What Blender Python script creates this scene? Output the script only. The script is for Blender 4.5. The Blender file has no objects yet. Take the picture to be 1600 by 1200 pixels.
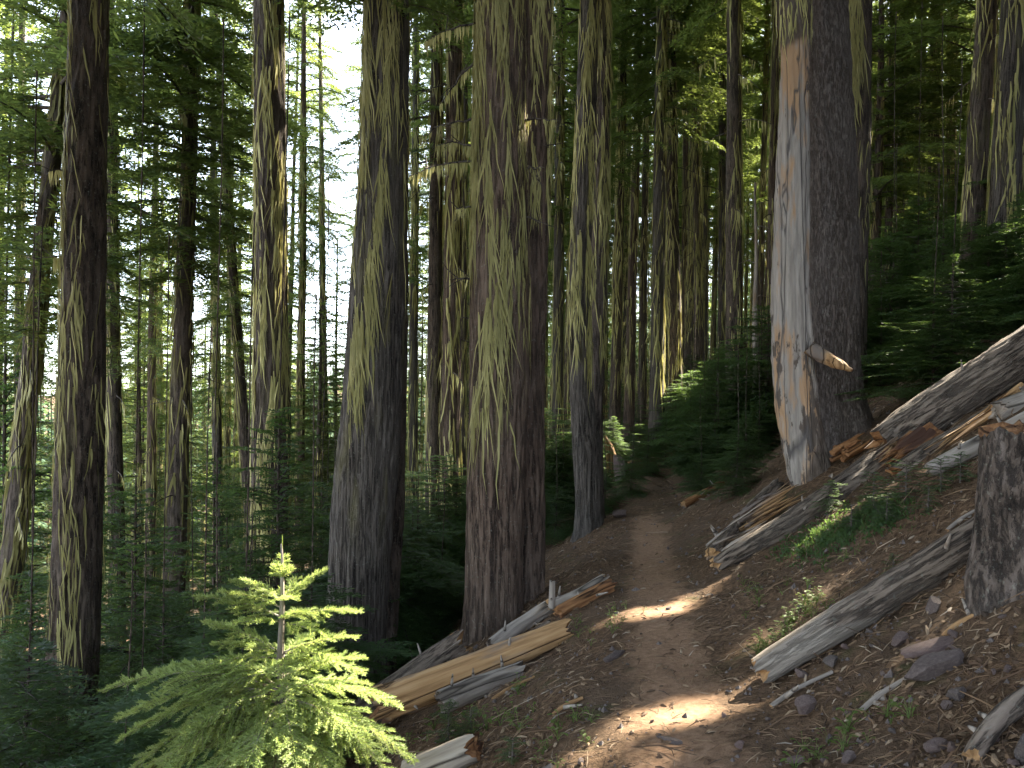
import bpy, math, random
import numpy as np
from mathutils import Vector, Matrix

# ------------------------------------------------------------------ camera, sky, sun, exposure
SC = bpy.context.scene
COL = SC.collection
F = 1385.0                       # focal length in pixels of the 1600-wide photograph
EYE = 1.6
HOR = 650.0
cam_d = bpy.data.cameras.new('camera'); cam = bpy.data.objects.new('camera', cam_d); COL.objects.link(cam)
cam.location = (0, 0, EYE); cam.rotation_euler = (math.radians(90), 0, 0)
cam_d.sensor_width = 36; cam_d.lens = 36 * F / 1600; cam_d.shift_y = (HOR - 600) / 1600
cam_d.clip_end = 3000; cam_d.clip_start = 0.05
SC.camera = cam
SUN_AZ, SUN_EL = 47.0, 40.0      # azimuth from +Y towards +X
w = bpy.data.worlds.new('World'); SC.world = w; w.use_nodes = True
nt = w.node_tree; bg = nt.nodes['Background']
sky = nt.nodes.new('ShaderNodeTexSky'); sky.sky_type = 'NISHITA'; sky.sun_disc = False
sky.sun_elevation = math.radians(SUN_EL); sky.sun_rotation = math.radians(SUN_AZ)
sky.air_density = 1.0; sky.dust_density = 4.0; sky.altitude = 1500
hs = nt.nodes.new('ShaderNodeHueSaturation'); hs.inputs['Saturation'].default_value = .58
nt.links.new(sky.outputs[0], hs.inputs['Color']); nt.links.new(hs.outputs[0], bg.inputs[0]); bg.inputs[1].default_value = 0.115
sd = bpy.data.lights.new('sun', 'SUN'); sd.energy = 5.0; sd.angle = math.radians(0.53); sd.color = (1, 0.90, 0.73)
sun = bpy.data.objects.new('sun', sd); COL.objects.link(sun)
SUNV = np.array([math.sin(math.radians(SUN_AZ)) * math.cos(math.radians(SUN_EL)),
                 math.cos(math.radians(SUN_AZ)) * math.cos(math.radians(SUN_EL)), math.sin(math.radians(SUN_EL))])
sun.rotation_euler = Vector(SUNV).to_track_quat('Z', 'Y').to_euler()
SC.view_settings.view_transform = 'Standard'; SC.view_settings.look = 'None'
SC.view_settings.exposure = 3.5; SC.view_settings.gamma = 1
SC.render.engine = 'CYCLES'
cy = SC.cycles
cy.max_bounces = 6; cy.diffuse_bounces = 4; cy.glossy_bounces = 2; cy.transmission_bounces = 4; cy.transparent_max_bounces = 8
cy.use_adaptive_sampling = True; cy.use_denoising = True
cy.sample_clamp_indirect = 4.0

R = random.Random(7)
RNG = np.random.default_rng(11)

# ------------------------------------------------------------------ noise
_perm = np.random.default_rng(3).permutation(256); _perm = np.concatenate([_perm] * 3)
_g3 = np.random.default_rng(4).normal(size=(256, 3)); _g3 /= np.linalg.norm(_g3, axis=1)[:, None]
def noise(x, y, z=0.0):
    x, y, z = np.broadcast_arrays(np.asarray(x, float), np.asarray(y, float), np.asarray(z, float))
    xi, yi, zi = np.floor(x).astype(int), np.floor(y).astype(int), np.floor(z).astype(int)
    xf, yf, zf = x - xi, y - yi, z - zi
    u, v, q = [t * t * t * (t * (t * 6 - 15) + 10) for t in (xf, yf, zf)]
    r = 0
    for i in (0, 1):
        for j in (0, 1):
            for k in (0, 1):
                h = _perm[(_perm[(_perm[(xi + i) & 255] + yi + j) & 255] + zi + k) & 255]
                g = _g3[h]
                d = g[..., 0] * (xf - i) + g[..., 1] * (yf - j) + g[..., 2] * (zf - k)
                r = r + d * (u if i else 1 - u) * (v if j else 1 - v) * (q if k else 1 - q)
    return r * 1.4
def fbm(x, y, z=0.0, o=3):
    s, a = 0, 1.0
    for i in range(o):
        s = s + a * noise(np.asarray(x) * 2 ** i + 17 * i, np.asarray(y) * 2 ** i, np.asarray(z) * 2 ** i); a *= 0.5
    return s

# ------------------------------------------------------------------ terrain shape
_ty = [-40, -10, 0, 4, 6.4, 9, 12.3, 16, 20, 25, 40, 80, 400]
_tx = [-4, -0.5, 0.25, .80, 1.10, 1.44, 1.90, 2.35, 2.8, 3.5, 6.0, 16, 90]
def trail_x(y): return np.interp(y, _ty, _tx)
def sp(x, k=0.18):                       # soft ramp
    return k * np.logaddexp(0, x / k)
def height(x, y):
    x = np.asarray(x, float); y = np.asarray(y, float)
    s = x - trail_x(y)
    up = 0.62 * sp(s - 0.42) - 0.26 * sp(s - 45, 8)
    dn = 0.60 * sp(-s - 0.42) - 0.22 * sp(-s - 12, 3) - 0.30 * sp(-s - 38, 6)
    up = up + .055 * (sp(y - 12.5, 1.2) - sp(y - 34, 3))
    up = up + 0.11 * sp(np.hypot(x, y) - 95, 12) * np.clip((2 - s) / 20, 0, 1)
    away = np.clip((np.abs(s) - 0.2) / 0.4, 0, 1)
    far = np.clip(np.hypot(x, y) / 25, 0, 1)
    n = 0.10 * fbm(x * 0.7, y * 0.7, 3.3, 3) + 0.035 * fbm(x * 3.1, y * 3.1, 9.1, 2) + 0.014 * noise(x * 9, y * 9, 5)
    n = n + .02 * fbm(x * 6, y * 6, 2.2, 3) + far * 0.5 * noise(x * 0.13, y * 0.13, 1.7)
    small = 0.018 * fbm(x * 2, y * 2, 1.1, 3) + 0.004 * noise(x * 14, y * 14, 2)
    return up - dn + n * away + small * (1 - away)
def H(x, y): return float(height(x, y))
def P(px, py, D): return np.array([(px - 800) / F * D, D, EYE + (HOR - py) / F * D])
def G(px, py, lo=2.2, hi=90):            # the ground point seen at a pixel
    D = np.concatenate([np.arange(lo, 25, 0.03), np.arange(25, hi, 0.3)])
    dz = EYE + (HOR - py) / F * D - height((px - 800) / F * D, D)
    k = np.argmax(dz < 0)
    if dz[k] >= 0: k = len(D) - 1
    return np.array([(px - 800) / F * D[k], D[k], H((px - 800) / F * D[k], D[k])])

# sun flecks: openings in the canopy towards the sun
FLECKS = []
def fleck(p, r): FLECKS.append((np.asarray(p, float), r))
for t in np.linspace(0, 1, 3): fleck(G(990 + 130 * t, 1128 - 20 * t), 0.13)
fleck(G(1175, 1085), 0.10); fleck(G(1210, 1050) , 0.07)
for t in np.linspace(0, 1, 4): fleck(G(960 + 95 * t, 962 - 8 * t), 0.10)
for t in np.linspace(0, 1, 9): fleck(G(1075 + 200 * t, 938 - 145 * t), 0.11)
for t in np.linspace(0, 1, 4): fleck(G(1195 + 85 * t, 1005 - 65 * t), 0.10)
fleck(G(1310, 1110), 0.08); fleck(G(900, 1195), 0.12); fleck(G(745, 1050), 0.08); fleck(G(1010, 1190), .07)
for (a, b, r) in ((440, 880, .28), (440, 960, .5), (380, 1060, .62), (500, 1040, .5), (300, 1110, .55), (440, 1140, .5), (220, 1100, .4), (600, 1180, .25)):
    fleck(P(a, b, 5.0), r)
fleck(P(960, 670, 22), .9); fleck(P(1055, 650, 24), .8)
fleck(P(1560, 560, 8.5), .22); fleck(P(1590, 535, 8.5), .25); fleck(P(1480, 605, 8.5), .13); fleck(P(1230, 610, 10), .05)
fleck(P(442, 260, 14), .5); fleck(P(442, 420, 14), .5); fleck(P(442, 120, 14), .4)
fleck(P(822, 190, 9.3), .12); fleck(P(700, 225, 9.3), .12); fleck(P(1430, 340, 15), .2)
fleck(P(1450, 1030, 4.3), .08); fleck(P(1345, 790, 8), .3); fleck(P(1250, 1025, 5), .1)
FP = np.array([f[0] for f in FLECKS]); FR = np.array([f[1] for f in FLECKS])

# ------------------------------------------------------------------ mesh helpers
class MB:
    def __init__(s): s.v = []; s.q = []; s.t = []; s.qm = []; s.tm = []; s.n = 0; s.attr = []
    def add(s, v, q=None, t=None, m=0, a=None):
        v = np.asarray(v, float).reshape(-1, 3)
        s.v.append(v)
        if q is not None and len(q):
            q = np.asarray(q, int).reshape(-1, 4); s.q.append(q + s.n); s.qm.append(np.full(len(q), m) if np.isscalar(m) else m)
        if t is not None and len(t):
            t = np.asarray(t, int).reshape(-1, 3); s.t.append(t + s.n); s.tm.append(np.full(len(t), m) if np.isscalar(m) else m)
        s.attr.append(np.zeros(len(v)) if a is None else np.broadcast_to(a, (len(v),)))
        s.n += len(v)
    def arrays(s):
        v = np.concatenate(s.v) if s.v else np.zeros((0, 3))
        q = np.concatenate(s.q) if s.q else np.zeros((0, 4), int); t = np.concatenate(s.t) if s.t else np.zeros((0, 3), int)
        qm = np.concatenate(s.qm) if s.qm else np.zeros(0, int); tm = np.concatenate(s.tm) if s.tm else np.zeros(0, int)
        return v, q, t, qm, tm, (np.concatenate(s.attr) if s.attr else np.zeros(0))
    def mesh(s, name, mats, smooth=True):
        return make_mesh(name, s.arrays(), mats, smooth)
def make_mesh(name, arr, mats, smooth=True):
    v, q, t, qm, tm, at = arr
    me = bpy.data.meshes.new(name)
    me.vertices.add(len(v)); me.vertices.foreach_set('co', v.astype(np.float32).ravel())
    nl = len(q) * 4 + len(t) * 3
    me.loops.add(nl); me.polygons.add(len(q) + len(t))
    me.loops.foreach_set('vertex_index', np.concatenate([q.ravel(), t.ravel()]).astype(np.int32))
    me.polygons.foreach_set('loop_start', np.concatenate([np.arange(len(q)) * 4, len(q) * 4 + np.arange(len(t)) * 3]).astype(np.int32))
    for m in (mats if isinstance(mats, (list, tuple)) else [mats]): me.materials.append(m)
    me.polygons.foreach_set('material_index', np.concatenate([qm, tm]).astype(np.int32))
    me.polygons.foreach_set('use_smooth', np.full(len(q) + len(t), smooth))
    a = me.attributes.new('mask', 'FLOAT', 'POINT'); a.data.foreach_set('value', at.astype(np.float32))
    me.update(calc_edges=True)
    return me
def link(name, me, parent=None, loc=None):
    o = bpy.data.objects.new(name, me); COL.objects.link(o)
    if parent is not None: o.parent = parent
    if loc is not None: o.location = loc
    return o
def tag(o, label, cat, group=None):
    o['label'] = label; o['category'] = cat
    if group: o['group'] = group
    return o
def thing(name, label, cat, loc=(0, 0, 0), group=None):
    o = bpy.data.objects.new(name, None); COL.objects.link(o); o.location = tuple(float(c) for c in loc); o.empty_display_size = .3
    return tag(o, label, cat, group)
def unit(v):
    v = np.asarray(v, float); n = np.linalg.norm(v, axis=-1, keepdims=True); return v / np.maximum(n, 1e-9)

def tube(mb, pts, rad, n=8, m=0, cap=True, capm=None, disp=None, a=None, rag=0):
    pts = np.asarray(pts, float); rad = np.broadcast_to(np.asarray(rad, float), (len(pts),))
    tan = unit(np.gradient(pts, axis=0))
    ref = np.array([0, 1.0, 0]) if abs(tan[0][1]) < .9 else np.array([1.0, 0, 0])
    u = unit(np.cross(tan, ref)); w_ = np.cross(tan, u)
    th = np.linspace(0, 2 * np.pi, n, endpoint=False)
    r = np.repeat(rad[:, None], n, 1)
    c, s_ = np.cos(th), np.sin(th)
    if disp is not None:
        L = np.concatenate([[0], np.cumsum(np.linalg.norm(np.diff(pts, axis=0), axis=1))])
        r = r + disp(c[None, :] * rad[:, None], s_[None, :] * rad[:, None], L[:, None] + 0 * r, th[None, :] + 0 * r)
        r = np.maximum(r, 1e-4)
    v = pts[:, None, :] + r[..., None] * (c[None, :, None] * u[:, None, :] + s_[None, :, None] * w_[:, None, :])
    if rag:
        for e, sg in ((0, -1), (-1, 1)):
            off = rag * rad[e] * (noise(c * 1.7 + rad[e] * 50, s_ * 1.7, e) + .5 * noise(c * 6, s_ * 6, rad[e] * 90))
            v[e] += tan[e] * off[:, None] * sg; v[e + (1 if e == 0 else -1)] += tan[e] * off[:, None] * sg * .8
    k = len(pts); i = np.arange(k - 1)[:, None] * n; j = np.arange(n)[None, :]; j2 = (j + 1) % n
    q = np.stack([i + j, i + n + j, i + n + j2, i + j2], -1).reshape(-1, 4)
    av = None if a is None else a(v.reshape(-1, 3))
    mb.add(v.reshape(-1, 3), q, None, m, av)
    if cap:
        for e, pt in ((0, pts[0]), (k - 1, pts[-1])):
            ring = v[e]; cc = pt[None, :]
            mid = cc + (ring - cc) * .55 + tan[e] * RNG.normal(0, .06, (n, 1)) * rad[e] * (1 if e else -1)
            vv = np.concatenate([ring, mid, cc])
            jj = np.arange(n); jn = (jj + 1) % n
            q = np.stack([jj, jn, n + jn, n + jj], -1); t = np.stack([n + jj, n + jn, np.full(n, 2 * n)], -1)
            if e == 0: pass
            else: q = q[:, ::-1]; t = t[:, ::-1]
            mb.add(vv, q, t, m if capm is None else capm)

def bark_disp(amp=.020, k=11.0, kz=2.2, seed=0.0, flare=None, r0=1.0):
    def f(x, y, z, th):
        a = 1 - 2 * np.abs(noise(x * k + seed, y * k, z * kz + seed))
        b = noise(x * k * 2.3, y * k * 2.3 + seed, z * kz * 2.6)
        c = noise(x * 1.6 + seed, y * 1.6, z * .5)
        d = amp * (.8 * a + .5 * b) + .035 * r0 * c
        if flare is not None: d = d + flare(z, th)
        return d
    return f

# ------------------------------------------------------------------ materials
def mat(name):
    m = bpy.data.materials.new(name); m.use_nodes = True
    n = m.node_tree.nodes; b = n['Principled BSDF']; b.inputs['Roughness'].default_value = .85
    b.inputs['Specular IOR Level'].default_value = .25
    return m, m.node_tree, b
def N(nt, t, **k):
    n = nt.nodes.new(t)
    for a, v in k.items():
        if a in n.inputs.keys(): n.inputs[a].default_value = v
        else: setattr(n, a, v)
    return n
def coords(nt, scale=(1, 1, 1), kind='Object'):
    tc = N(nt, 'ShaderNodeTexCoord'); mp = N(nt, 'ShaderNodeMapping'); mp.inputs['Scale'].default_value = scale
    nt.links.new(tc.outputs[kind], mp.inputs[0]); return mp.outputs[0]
def nz(nt, vec, scale, detail=4, rough=.6):
    n = N(nt, 'ShaderNodeTexNoise'); n.inputs['Scale'].default_value = scale; n.inputs['Detail'].default_value = detail
    n.inputs['Roughness'].default_value = rough; nt.links.new(vec, n.inputs['Vector']); return n.outputs['Fac']
def ramp(nt, fac, stops):
    r = N(nt, 'ShaderNodeValToRGB'); e = r.color_ramp.elements
    while len(e) < len(stops): e.new(.5)
    for i, (p, c) in enumerate(stops): e[i].position = p; e[i].color = (*c, 1)
    nt.links.new(fac, r.inputs[0]); return r.outputs[0]
def mix(nt, fac, a, b, kind='MIX'):
    m = N(nt, 'ShaderNodeMix', data_type='RGBA', blend_type=kind)
    for s, v in ((0, fac), (6, a), (7, b)):
        if hasattr(v, 'is_output'): nt.links.new(v, m.inputs[s])
        else: m.inputs[s].default_value = v if s == 0 else (*v, 1)
    return m.outputs[2]
def bump(nt, b, h, strength=.6, dist=.02):
    n = N(nt, 'ShaderNodeBump'); n.inputs['Strength'].default_value = strength; n.inputs['Distance'].default_value = dist
    nt.links.new(h, n.inputs['Height']); nt.links.new(n.outputs[0], b.inputs['Normal'])
def math_(nt, op, a, b=0.0, clamp=False):
    n = N(nt, 'ShaderNodeMath', operation=op); n.use_clamp = clamp
    for i, v in ((0, a), (1, b)):
        if hasattr(v, 'is_output'): nt.links.new(v, n.inputs[i])
        else: n.inputs[i].default_value = v
    return n.outputs[0]
def attr(nt, name='mask'):
    n = N(nt, 'ShaderNodeAttribute', attribute_name=name); return n.outputs['Fac']

def bark_material(name, dark, mid, light, moss=0.0, sx=13, sz=1.7, ckd=.36):
    m, nt, b = mat(name)
    v = coords(nt, (sx, sx, sz)); f = nz(nt, v, 1.0, 6, .65)
    wv_ = nz(nt, coords(nt, (sx * 2.1, sx * 2.1, sz * 1.5)), 1.0, 5, .75)
    cr = ramp(nt, wv_, ((.40, (0, 0, 0)), (.52, (1, 1, 1))))
    c = ramp(nt, f, ((.28, dark), (.5, mid), (.75, light)))
    c = mix(nt, cr, tuple(x * ckd for x in dark), c)
    big = nz(nt, coords(nt, (1, 1, .6)), 1.6, 3)
    c = mix(nt, ramp(nt, big, ((.4, (0, 0, 0)), (.65, (.45, .45, .45)))), c, tuple(x * .8 + .01 for x in light))
    sp_ = nz(nt, coords(nt, (1, 1, 1)), 38, 3)
    c = mix(nt, ramp(nt, sp_, ((.60, (0, 0, 0)), (.70, (.45, .45, .45)))), c, (.22, .23, .19))
    if moss == 0:          # bare stretches (mask 1)
        ws = nz(nt, coords(nt, (26, 26, .9)), 1.0, 5); wc = ramp(nt, ws, ((.3, (.13, .108, .085)), (.5, (.25, .215, .175)), (.7, (.36, .32, .27))))
        c = mix(nt, attr(nt), c, wc)
    if moss > 0:
        ms = nz(nt, coords(nt, (5, 5, .7)), 1.0, 5)
        mm = ramp(nt, ms, ((.68 - moss * .14, (0, 0, 0)), (.80 - moss * .14, (.4, .4, .4))))
        mm = mix(nt, 1.0, mm, attr(nt), 'MULTIPLY')
        c = mix(nt, mm, c, (.19, .175, .07))
    nt.links.new(c, b.inputs['Base Color'])
    h = math_(nt, 'ADD', f, math_(nt, 'MULTIPLY', cr, .5))
    bump(nt, b, h, .9, .03)
    return m
M = {}
M['bark'] = bark_material('bark', (.045, .033, .026), (.105, .080, .062), (.17, .135, .11), 1.0)
M['bark_red'] = bark_material('bark_red', (.05, .032, .024), (.12, .082, .06), (.19, .14, .105), .6)
M['bark_scaly'] = bark_material('bark_scaly', (.055, .042, .034), (.115, .092, .078), (.19, .16, .14), 0.15, 24, 8, 1.1)
M['bark_grey'] = bark_material('bark_grey', (.04, .033, .028), (.10, .084, .07), (.165, .145, .125), .9, 20, 1.2, .3)
M['bark_dark'] = bark_material('bark_dark', (.033, .025, .019), (.085, .063, .047), (.145, .112, .087), .8, 10, 2.6)
M['bark_stump'] = bark_material('bark_stump', (.035, .026, .02), (.075, .057, .045), (.17, .14, .12), 0.1, 14, 7)
M['bark_log'] = bark_material('bark_log', (.07, .052, .042), (.17, .132, .102), (.29, .235, .185), 0, 15, 2.2)

def wood_material(name, a, b_, c_, stain=None, sx=20, sz=1.0):
    m, nt, b = mat(name)
    f = nz(nt, coords(nt, (sx, sx, sz)), 1.0, 6, .6)
    c = ramp(nt, f, ((.3, a), (.5, b_), (.7, c_)))
    if stain:
        s = nz(nt, coords(nt, (3.5, 3.5, .9)), 1.0, 4)
        c = mix(nt, ramp(nt, s, ((.50, (0, 0, 0)), (.60, (1, 1, 1)))), c, stain)
    ck = N(nt, 'ShaderNodeTexVoronoi', feature='DISTANCE_TO_EDGE'); ck.inputs['Scale'].default_value = 1.0
    nt.links.new(coords(nt, (6, 6, .35)), ck.inputs['Vector'])
    e = math_(nt, 'MULTIPLY', ck.outputs['Distance'], 22.0, True)
    c = mix(nt, e, tuple(x * .25 for x in a), c)
    nt.links.new(c, b.inputs['Base Color'])
    bump(nt, b, math_(nt, 'ADD', f, e), .6, .02)
    return m
M['wood_grey'] = wood_material('wood_grey', (.14, .115, .092), (.26, .225, .19), (.37, .33, .285), (.20, .14, .09))
M['wood_tan'] = wood_material('wood_tan', (.15, .08, .036), (.34, .205, .095), (.46, .30, .155), (.16, .13, .11))
M['wood_rot'] = wood_material('wood_rot', (.10, .042, .018), (.24, .115, .048), (.36, .20, .09), (.06, .03, .02), 26, 3)
M['twig'] = wood_material('twig', (.05, .04, .035), (.10, .085, .07), (.16, .14, .12))

# scarred trunk: grey bare wood (mask 1) under bark (mask 0)
m, nt, b = mat('scarred_wood')
f = nz(nt, coords(nt, (22, 22, .8)), 1.0, 6, .6)
wd = ramp(nt, f, ((.28, (.17, .148, .128)), (.5, (.30, .268, .235)), (.75, (.42, .38, .335))))
st = nz(nt, coords(nt, (4.2, 4.2, .75)), 1.0, 4)
tcz = N(nt, 'ShaderNodeTexCoord'); sx_ = N(nt, 'ShaderNodeSeparateXYZ'); nt.links.new(tcz.outputs['Object'], sx_.inputs[0])
low = N(nt, 'ShaderNodeMapRange'); low.inputs[1].default_value = 2.6; low.inputs[2].default_value = .4; low.inputs[3].default_value = 0; low.inputs[4].default_value = .17
nt.links.new(sx_.outputs['Z'], low.inputs[0])
top = N(nt, 'ShaderNodeMapRange'); top.inputs[1].default_value = 3.9; top.inputs[2].default_value = 4.6; top.inputs[3].default_value = 0; top.inputs[4].default_value = .13
nt.links.new(sx_.outputs['Z'], top.inputs[0])
stt = math_(nt, 'ADD', math_(nt, 'ADD', st, low.outputs[0]), top.outputs[0])
wd = mix(nt, ramp(nt, stt, ((.60, (0, 0, 0)), (.68, (.85, .85, .85)))), wd, (.40, .245, .13))
st2 = nz(nt, coords(nt, (5, 5, 1.6)), 1.7, 5)
wd = mix(nt, ramp(nt, math_(nt, 'ADD', st2, low.outputs[0]), ((.66, (0, 0, 0)), (.70, (1, 1, 1)))), wd, (.10, .08, .065))
ck = N(nt, 'ShaderNodeTexVoronoi', feature='DISTANCE_TO_EDGE'); ck.inputs['Scale'].default_value = 1.0
nt.links.new(coords(nt, (7, 7, .22)), ck.inputs['Vector'])
e_ = math_(nt, 'MULTIPLY', ck.outputs['Distance'], 30.0, True)
wd = mix(nt, e_, (.10, .09, .085), wd)
fb = nz(nt, coords(nt, (16, 16, 6)), 1.0, 6, .65)
bk = ramp(nt, fb, ((.28, (.05, .038, .03)), (.5, (.115, .09, .072)), (.75, (.18, .15, .125))))
c = mix(nt, attr(nt), bk, wd)
nt.links.new(c, b.inputs['Base Color']); bump(nt, b, math_(nt, 'ADD', fb, e_), .7, .02)
M['scar'] = m

def leaf_material(name, c1, c2, tr, trf=.4, nscale=1.3, per=False):
    m, nt, b = mat(name)
    oi = N(nt, 'ShaderNodeObjectInfo')
    f = nz(nt, coords(nt, (1, 1, 1)), nscale, 3)
    c = mix(nt, ramp(nt, f, ((.35, (0, 0, 0)), (.65, (1, 1, 1)))), c1, c2)
    if per: c = mix(nt, attr(nt), tuple(x * .6 for x in c1), c)
    hsv = N(nt, 'ShaderNodeHueSaturation'); nt.links.new(c, hsv.inputs['Color'])
    mr = N(nt, 'ShaderNodeMapRange'); mr.inputs[3].default_value = .75; mr.inputs[4].default_value = 1.3
    nt.links.new(oi.outputs['Random'], mr.inputs[0]); nt.links.new(mr.outputs[0], hsv.inputs['Value'])
    nt.links.new(hsv.outputs[0], b.inputs['Base Color']); b.inputs['Roughness'].default_value = .6
    b.inputs['Specular IOR Level'].default_value = .3
    t = N(nt, 'ShaderNodeBsdfTranslucent'); t.inputs[0].default_value = (*tr, 1)
    ms = N(nt, 'ShaderNodeMixShader'); ms.inputs[0].default_value = trf
    nt.links.new(b.outputs[0], ms.inputs[1]); nt.links.new(t.outputs[0], ms.inputs[2])
    nt.links.new(ms.outputs[0], nt.nodes['Material Output'].inputs[0])
    return m
M['leaf'] = leaf_material('needles', (.030, .068, .036), (.060, .110, .050), (.27, .34, .07), .48)
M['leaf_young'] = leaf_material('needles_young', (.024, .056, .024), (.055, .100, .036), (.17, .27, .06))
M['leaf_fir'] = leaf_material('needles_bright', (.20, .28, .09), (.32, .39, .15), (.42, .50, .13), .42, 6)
M['leaf_far'] = leaf_material('needles_far', (.045, .085, .05), (.07, .12, .06), (.12, .19, .07), .3)
M['herb'] = leaf_material('herb', (.07, .12, .03), (.13, .18, .05), (.22, .32, .04), .4, 5)
M['lichen'] = leaf_material('lichen', (.42, .395, .15), (.68, .62, .28), (.50, .46, .16), .25, 2.5, True)

# ground: mask 1 on the trodden path
def ground_material(name, is_trail):
    m, nt, b = mat(name)
    v = coords(nt)
    a1 = nz(nt, v, 1.1, 5); a2 = nz(nt, v, 24, 6, .7); a3 = nz(nt, v, 110, 3, .7)
    duff = ramp(nt, a2, ((.30, (.040, .025, .016)), (.48, (.11, .070, .042)), (.60, (.17, .108, .065)), (.74, (.25, .18, .12))))
    duff = mix(nt, ramp(nt, a1, ((.45, (0, 0, 0)), (.62, (.7, .7, .7)))), duff, (.115, .080, .054))
    g = nz(nt, v, 2.3, 5)
    duff = mix(nt, ramp(nt, g, ((.58, (0, 0, 0)), (.68, (.5, .5, .5)))), duff, (.055, .075, .025))
    dust = ramp(nt, a2, ((.3, (.17, .10, .06)), (.55, (.27, .17, .105)), (.75, (.35, .235, .155))))
    dust = mix(nt, ramp(nt, a3, ((.55, (0, 0, 0)), (.7, (.6, .6, .6)))), dust, (.10, .07, .05))
    wob = math_(nt, 'ADD', attr(nt), math_(nt, 'MULTIPLY', math_(nt, 'SUBTRACT', nz(nt, v, 4, 6, .7), .5), 2.0))
    mk = ramp(nt, wob, ((.25, (0, 0, 0)), (.80, (1, 1, 1))))
    c = mix(nt, mk, duff, dust)
    nt.links.new(c, b.inputs['Base Color']); b.inputs['Roughness'].default_value = .95; b.inputs['Specular IOR Level'].default_value = .1
    hh = math_(nt, 'ADD', a2, math_(nt, 'MULTIPLY', a3, .4))
    n = N(nt, 'ShaderNodeBump'); n.inputs['Distance'].default_value = .03; nt.links.new(hh, n.inputs['Height'])
    st = math_(nt, 'SUBTRACT', 1.0, math_(nt, 'MULTIPLY', mk, .6)); nt.links.new(st, n.inputs['Strength'])
    nt.links.new(n.outputs[0], b.inputs['Normal'])
    return m
M['ground'] = ground_material('forest_floor', False)
m, nt, b = mat('rock')
f = nz(nt, coords(nt), 9, 6, .7); f2 = nz(nt, coords(nt), 60, 4)
oi = N(nt, 'ShaderNodeObjectInfo')
c = ramp(nt, f, ((.3, (.05, .043, .040)), (.55, (.115, .10, .092)), (.75, (.20, .18, .165))))
c = mix(nt, math_(nt, 'MULTIPLY', oi.outputs['Random'], .55), c, (.19, .115, .10))
nt.links.new(c, b.inputs['Base Color']); bump(nt, b, math_(nt, 'ADD', f, f2), .6, .02)
M['rock'] = m
m, nt, b = mat('litter')
c = ramp(nt, attr(nt), ((0, (.035, .025, .018)), (.35, (.10, .06, .035)), (.6, (.18, .12, .07)), (.85, (.25, .19, .13)), (1, (.34, .30, .25))))
nt.links.new(c, b.inputs['Base Color']); M['litter'] = m

# ------------------------------------------------------------------ ground sheets
def graded(lo, hi, a, b_, step, g=1.06, mx=14):
    c = list(np.arange(a, b_ + 1e-6, step)); s = step; x = c[-1]
    while x < hi: s = min(s * g, mx); x += s; c.append(x)
    s = step; x = c[0]; L = []
    while x > lo: s = min(s * g, mx); x -= s; L.append(x)
    return np.array(L[::-1] + c)
xs = graded(-420, 420, -3.2, 5.2, .045); ys = graded(-60, 520, 2.6, 11, .05, 1.045)
X, Y = np.meshgrid(xs, ys); Z = height(X, Y)
s_ = np.abs(X - trail_x(Y))
mask = np.clip(1 - (s_ - .08) / .30, 0, 1) * np.clip((15.5 - Y) / 3.5, 0.12, 1)
V = np.stack([X, Y, Z], -1).reshape(-1, 3)
nx, ny = len(xs), len(ys)
ii, jj = np.meshgrid(np.arange(nx - 1), np.arange(ny - 1)); b0 = (jj * nx + ii).ravel()
Q = np.stack([b0, b0 + 1, b0 + nx + 1, b0 + nx], -1)
ctr = V[Q].mean(1)
on = (np.abs(ctr[:, 0] - trail_x(ctr[:, 1])) < .40) & (ctr[:, 1] > -2) & (ctr[:, 1] < 30)
for nm, sel in (('ground', ~on), ('path', on)):
    q = Q[sel]; u_, inv = np.unique(q, return_inverse=True)
    o = link(nm, make_mesh(nm, (V[u_], inv.reshape(-1, 4), np.zeros((0, 3), int), np.zeros(len(q), int), np.zeros(0, int), mask.ravel()[u_]), M['ground']))
    o['kind'] = 'structure'

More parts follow.
